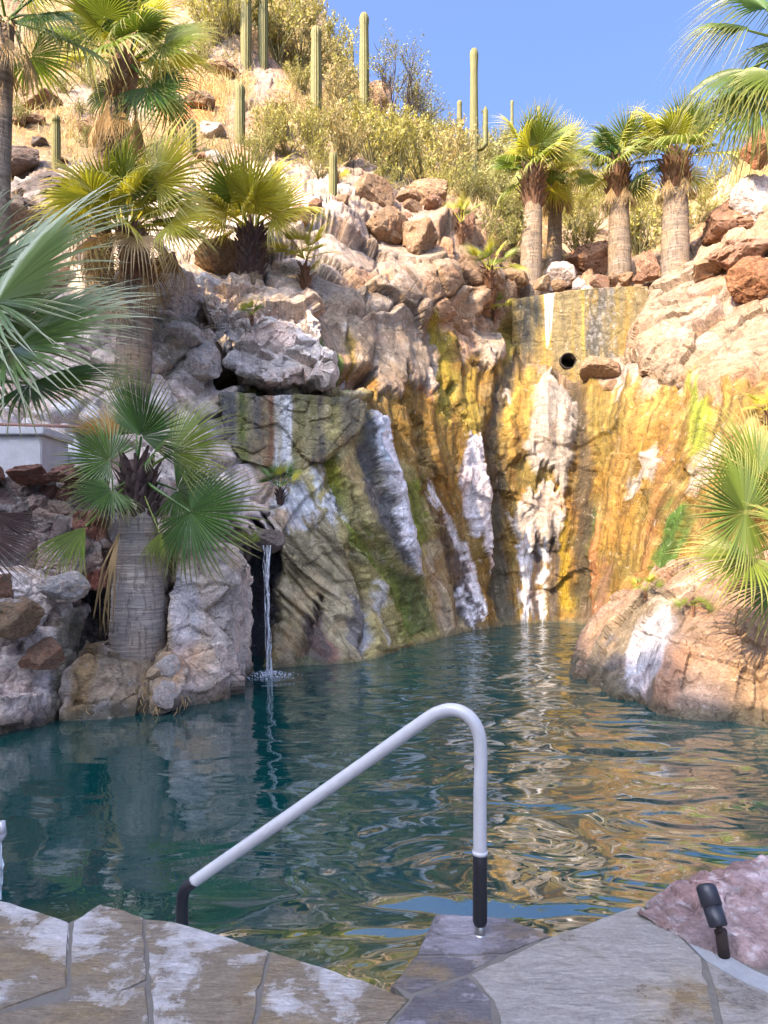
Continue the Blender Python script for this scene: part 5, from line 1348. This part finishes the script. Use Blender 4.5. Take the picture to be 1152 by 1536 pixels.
# ------------------------------------------------------------------ handrail
r_ = empty('pool_handrail', PW(720, 1402, ZD), 'white coated pool handrail with a black grip on its post', 'handrail')
def smooth(pts, n=10):
    pts = [Vector(p_) for p_ in pts]; out = []
    for j in range(len(pts) - 1):
        p0, p1, p2, p3 = pts[max(j - 1, 0)], pts[j], pts[j + 1], pts[min(j + 2, len(pts) - 1)]
        for i in range(n):
            u = i / n; out.append(.5 * ((2 * p1) + (p2 - p0) * u + (2 * p0 - 5 * p1 + 4 * p2 - p3) * u * u + (3 * p1 - p0 - 3 * p2 + p3) * u ** 3))
    return out + [pts[-1]]
DP = PW(720, 1402, ZD).y; DL = 3.22
path = [P(720, 1290, DP), P(720, 1200, DP), P(721, 1130, DP), P(717, 1097, DP + .003), P(703, 1075, DP + .01), P(682, 1065, DP + .03), P(660, 1068, DP + .05), P(635, 1082, DP + .07), P(540, 1149, DP + .13), P(420, 1233, DP + .2), P(330, 1295, DL - .02), P(290, 1323, DL)]
mb = MB(); mb.tube(smooth(path, 8), .0265, 20); mb.build('rail_tube', M['white_paint'], r_, r_.location)
mb = MB(); mb.tube(smooth([P(292, 1322, DL), P(281, 1330, DL), P(275, 1340, DL), P(273, 1358, DL), P(273, 1420, DL), P(273, 1560, DL)], 6), .0268, 18); mb.build('lower_sleeve', M['black_grip'], r_, r_.location)
mb = MB(); mb.tube([P(720, 1387, DP), P(720, 1381, DP), P(720, 1300, DP), P(720, 1281, DP), P(720, 1279, DP)], [.024, .029, .028, .029, .026], 20); mb.build('grip', M['black_grip'], r_, r_.location)
mb = MB(); mb.tube([P(720, 1281.5, DP), P(720, 1276, DP)], .0315, 20); mb.build('collar', M['white_paint'], r_, r_.location)
mb = MB(); mb.tube([P(720, 1406, DP), P(720, 1384, DP)], .0195, 16); mb.tube([P(720, 1407, DP), P(720, 1400.5, DP)], .024, 16); mb.build('post_stub', M['steel'], r_, r_.location)

# ------------------------------------------------------------------ spotlight
D_ = 2.74
r_ = empty('garden_spotlight', P(1085, 1432, D_), 'small black bullet spotlight tilted towards the pool on a rusty stake', 'spotlight')
a, b = P(1058, 1328, D_ + .05), P(1078, 1390, D_ - .03); ax = (b - a)
def along(t): return a + ax * t
mb = MB(); mb.tube([along(-.05), along(-.035), along(0), along(.06), along(.5), along(.515)], [.012, .024, .033, .037, .038, .034], 24); mb.build('shroud', M['bronze'], r_, r_.location)
mb = MB(); mb.tube([along(.49), along(.97), along(1.0), along(1.0)], [.0345, .034, .030, .004], 24); mb.build('lamp_body', M['bronze'], r_, r_.location)
mb = MB(); mb.tube([along(.96), P(1080, 1398, D_)], [.012, .011], 12); mb.tube([P(1073, 1399, D_), P(1089, 1397, D_)], .012, 12); mb.build('knuckle', M['rust'], r_, r_.location)
mb = MB(); mb.tube([P(1081, 1394, D_), P(1082, 1402, D_), P(1086, 1434, D_)], [.017, .0215, .0215], 16); mb.build('stake', M['rust'], r_, r_.location)
# white mortar fillet under the spotlight
mb = MB(); pl = [(1030,1412),(1052,1416),(1090,1432),(1130,1455),(1160,1468),(1165,1492),(1120,1475),(1085,1456),(1058,1440)]
up = [PW(x, y, ZD + .004) for x, y in pl]; mb.add(up + [q_ - Vector((0, 0, .1)) for q_ in up], [tuple(range(len(pl)))[::-1]] + [(i, (i + 1) % len(pl), len(pl) + (i + 1) % len(pl), len(pl) + i) for i in range(len(pl))])
link('mortar_fillet', new_mesh('mortar_fillet', mb.v, mb.f, False), M['mortar'], deck)
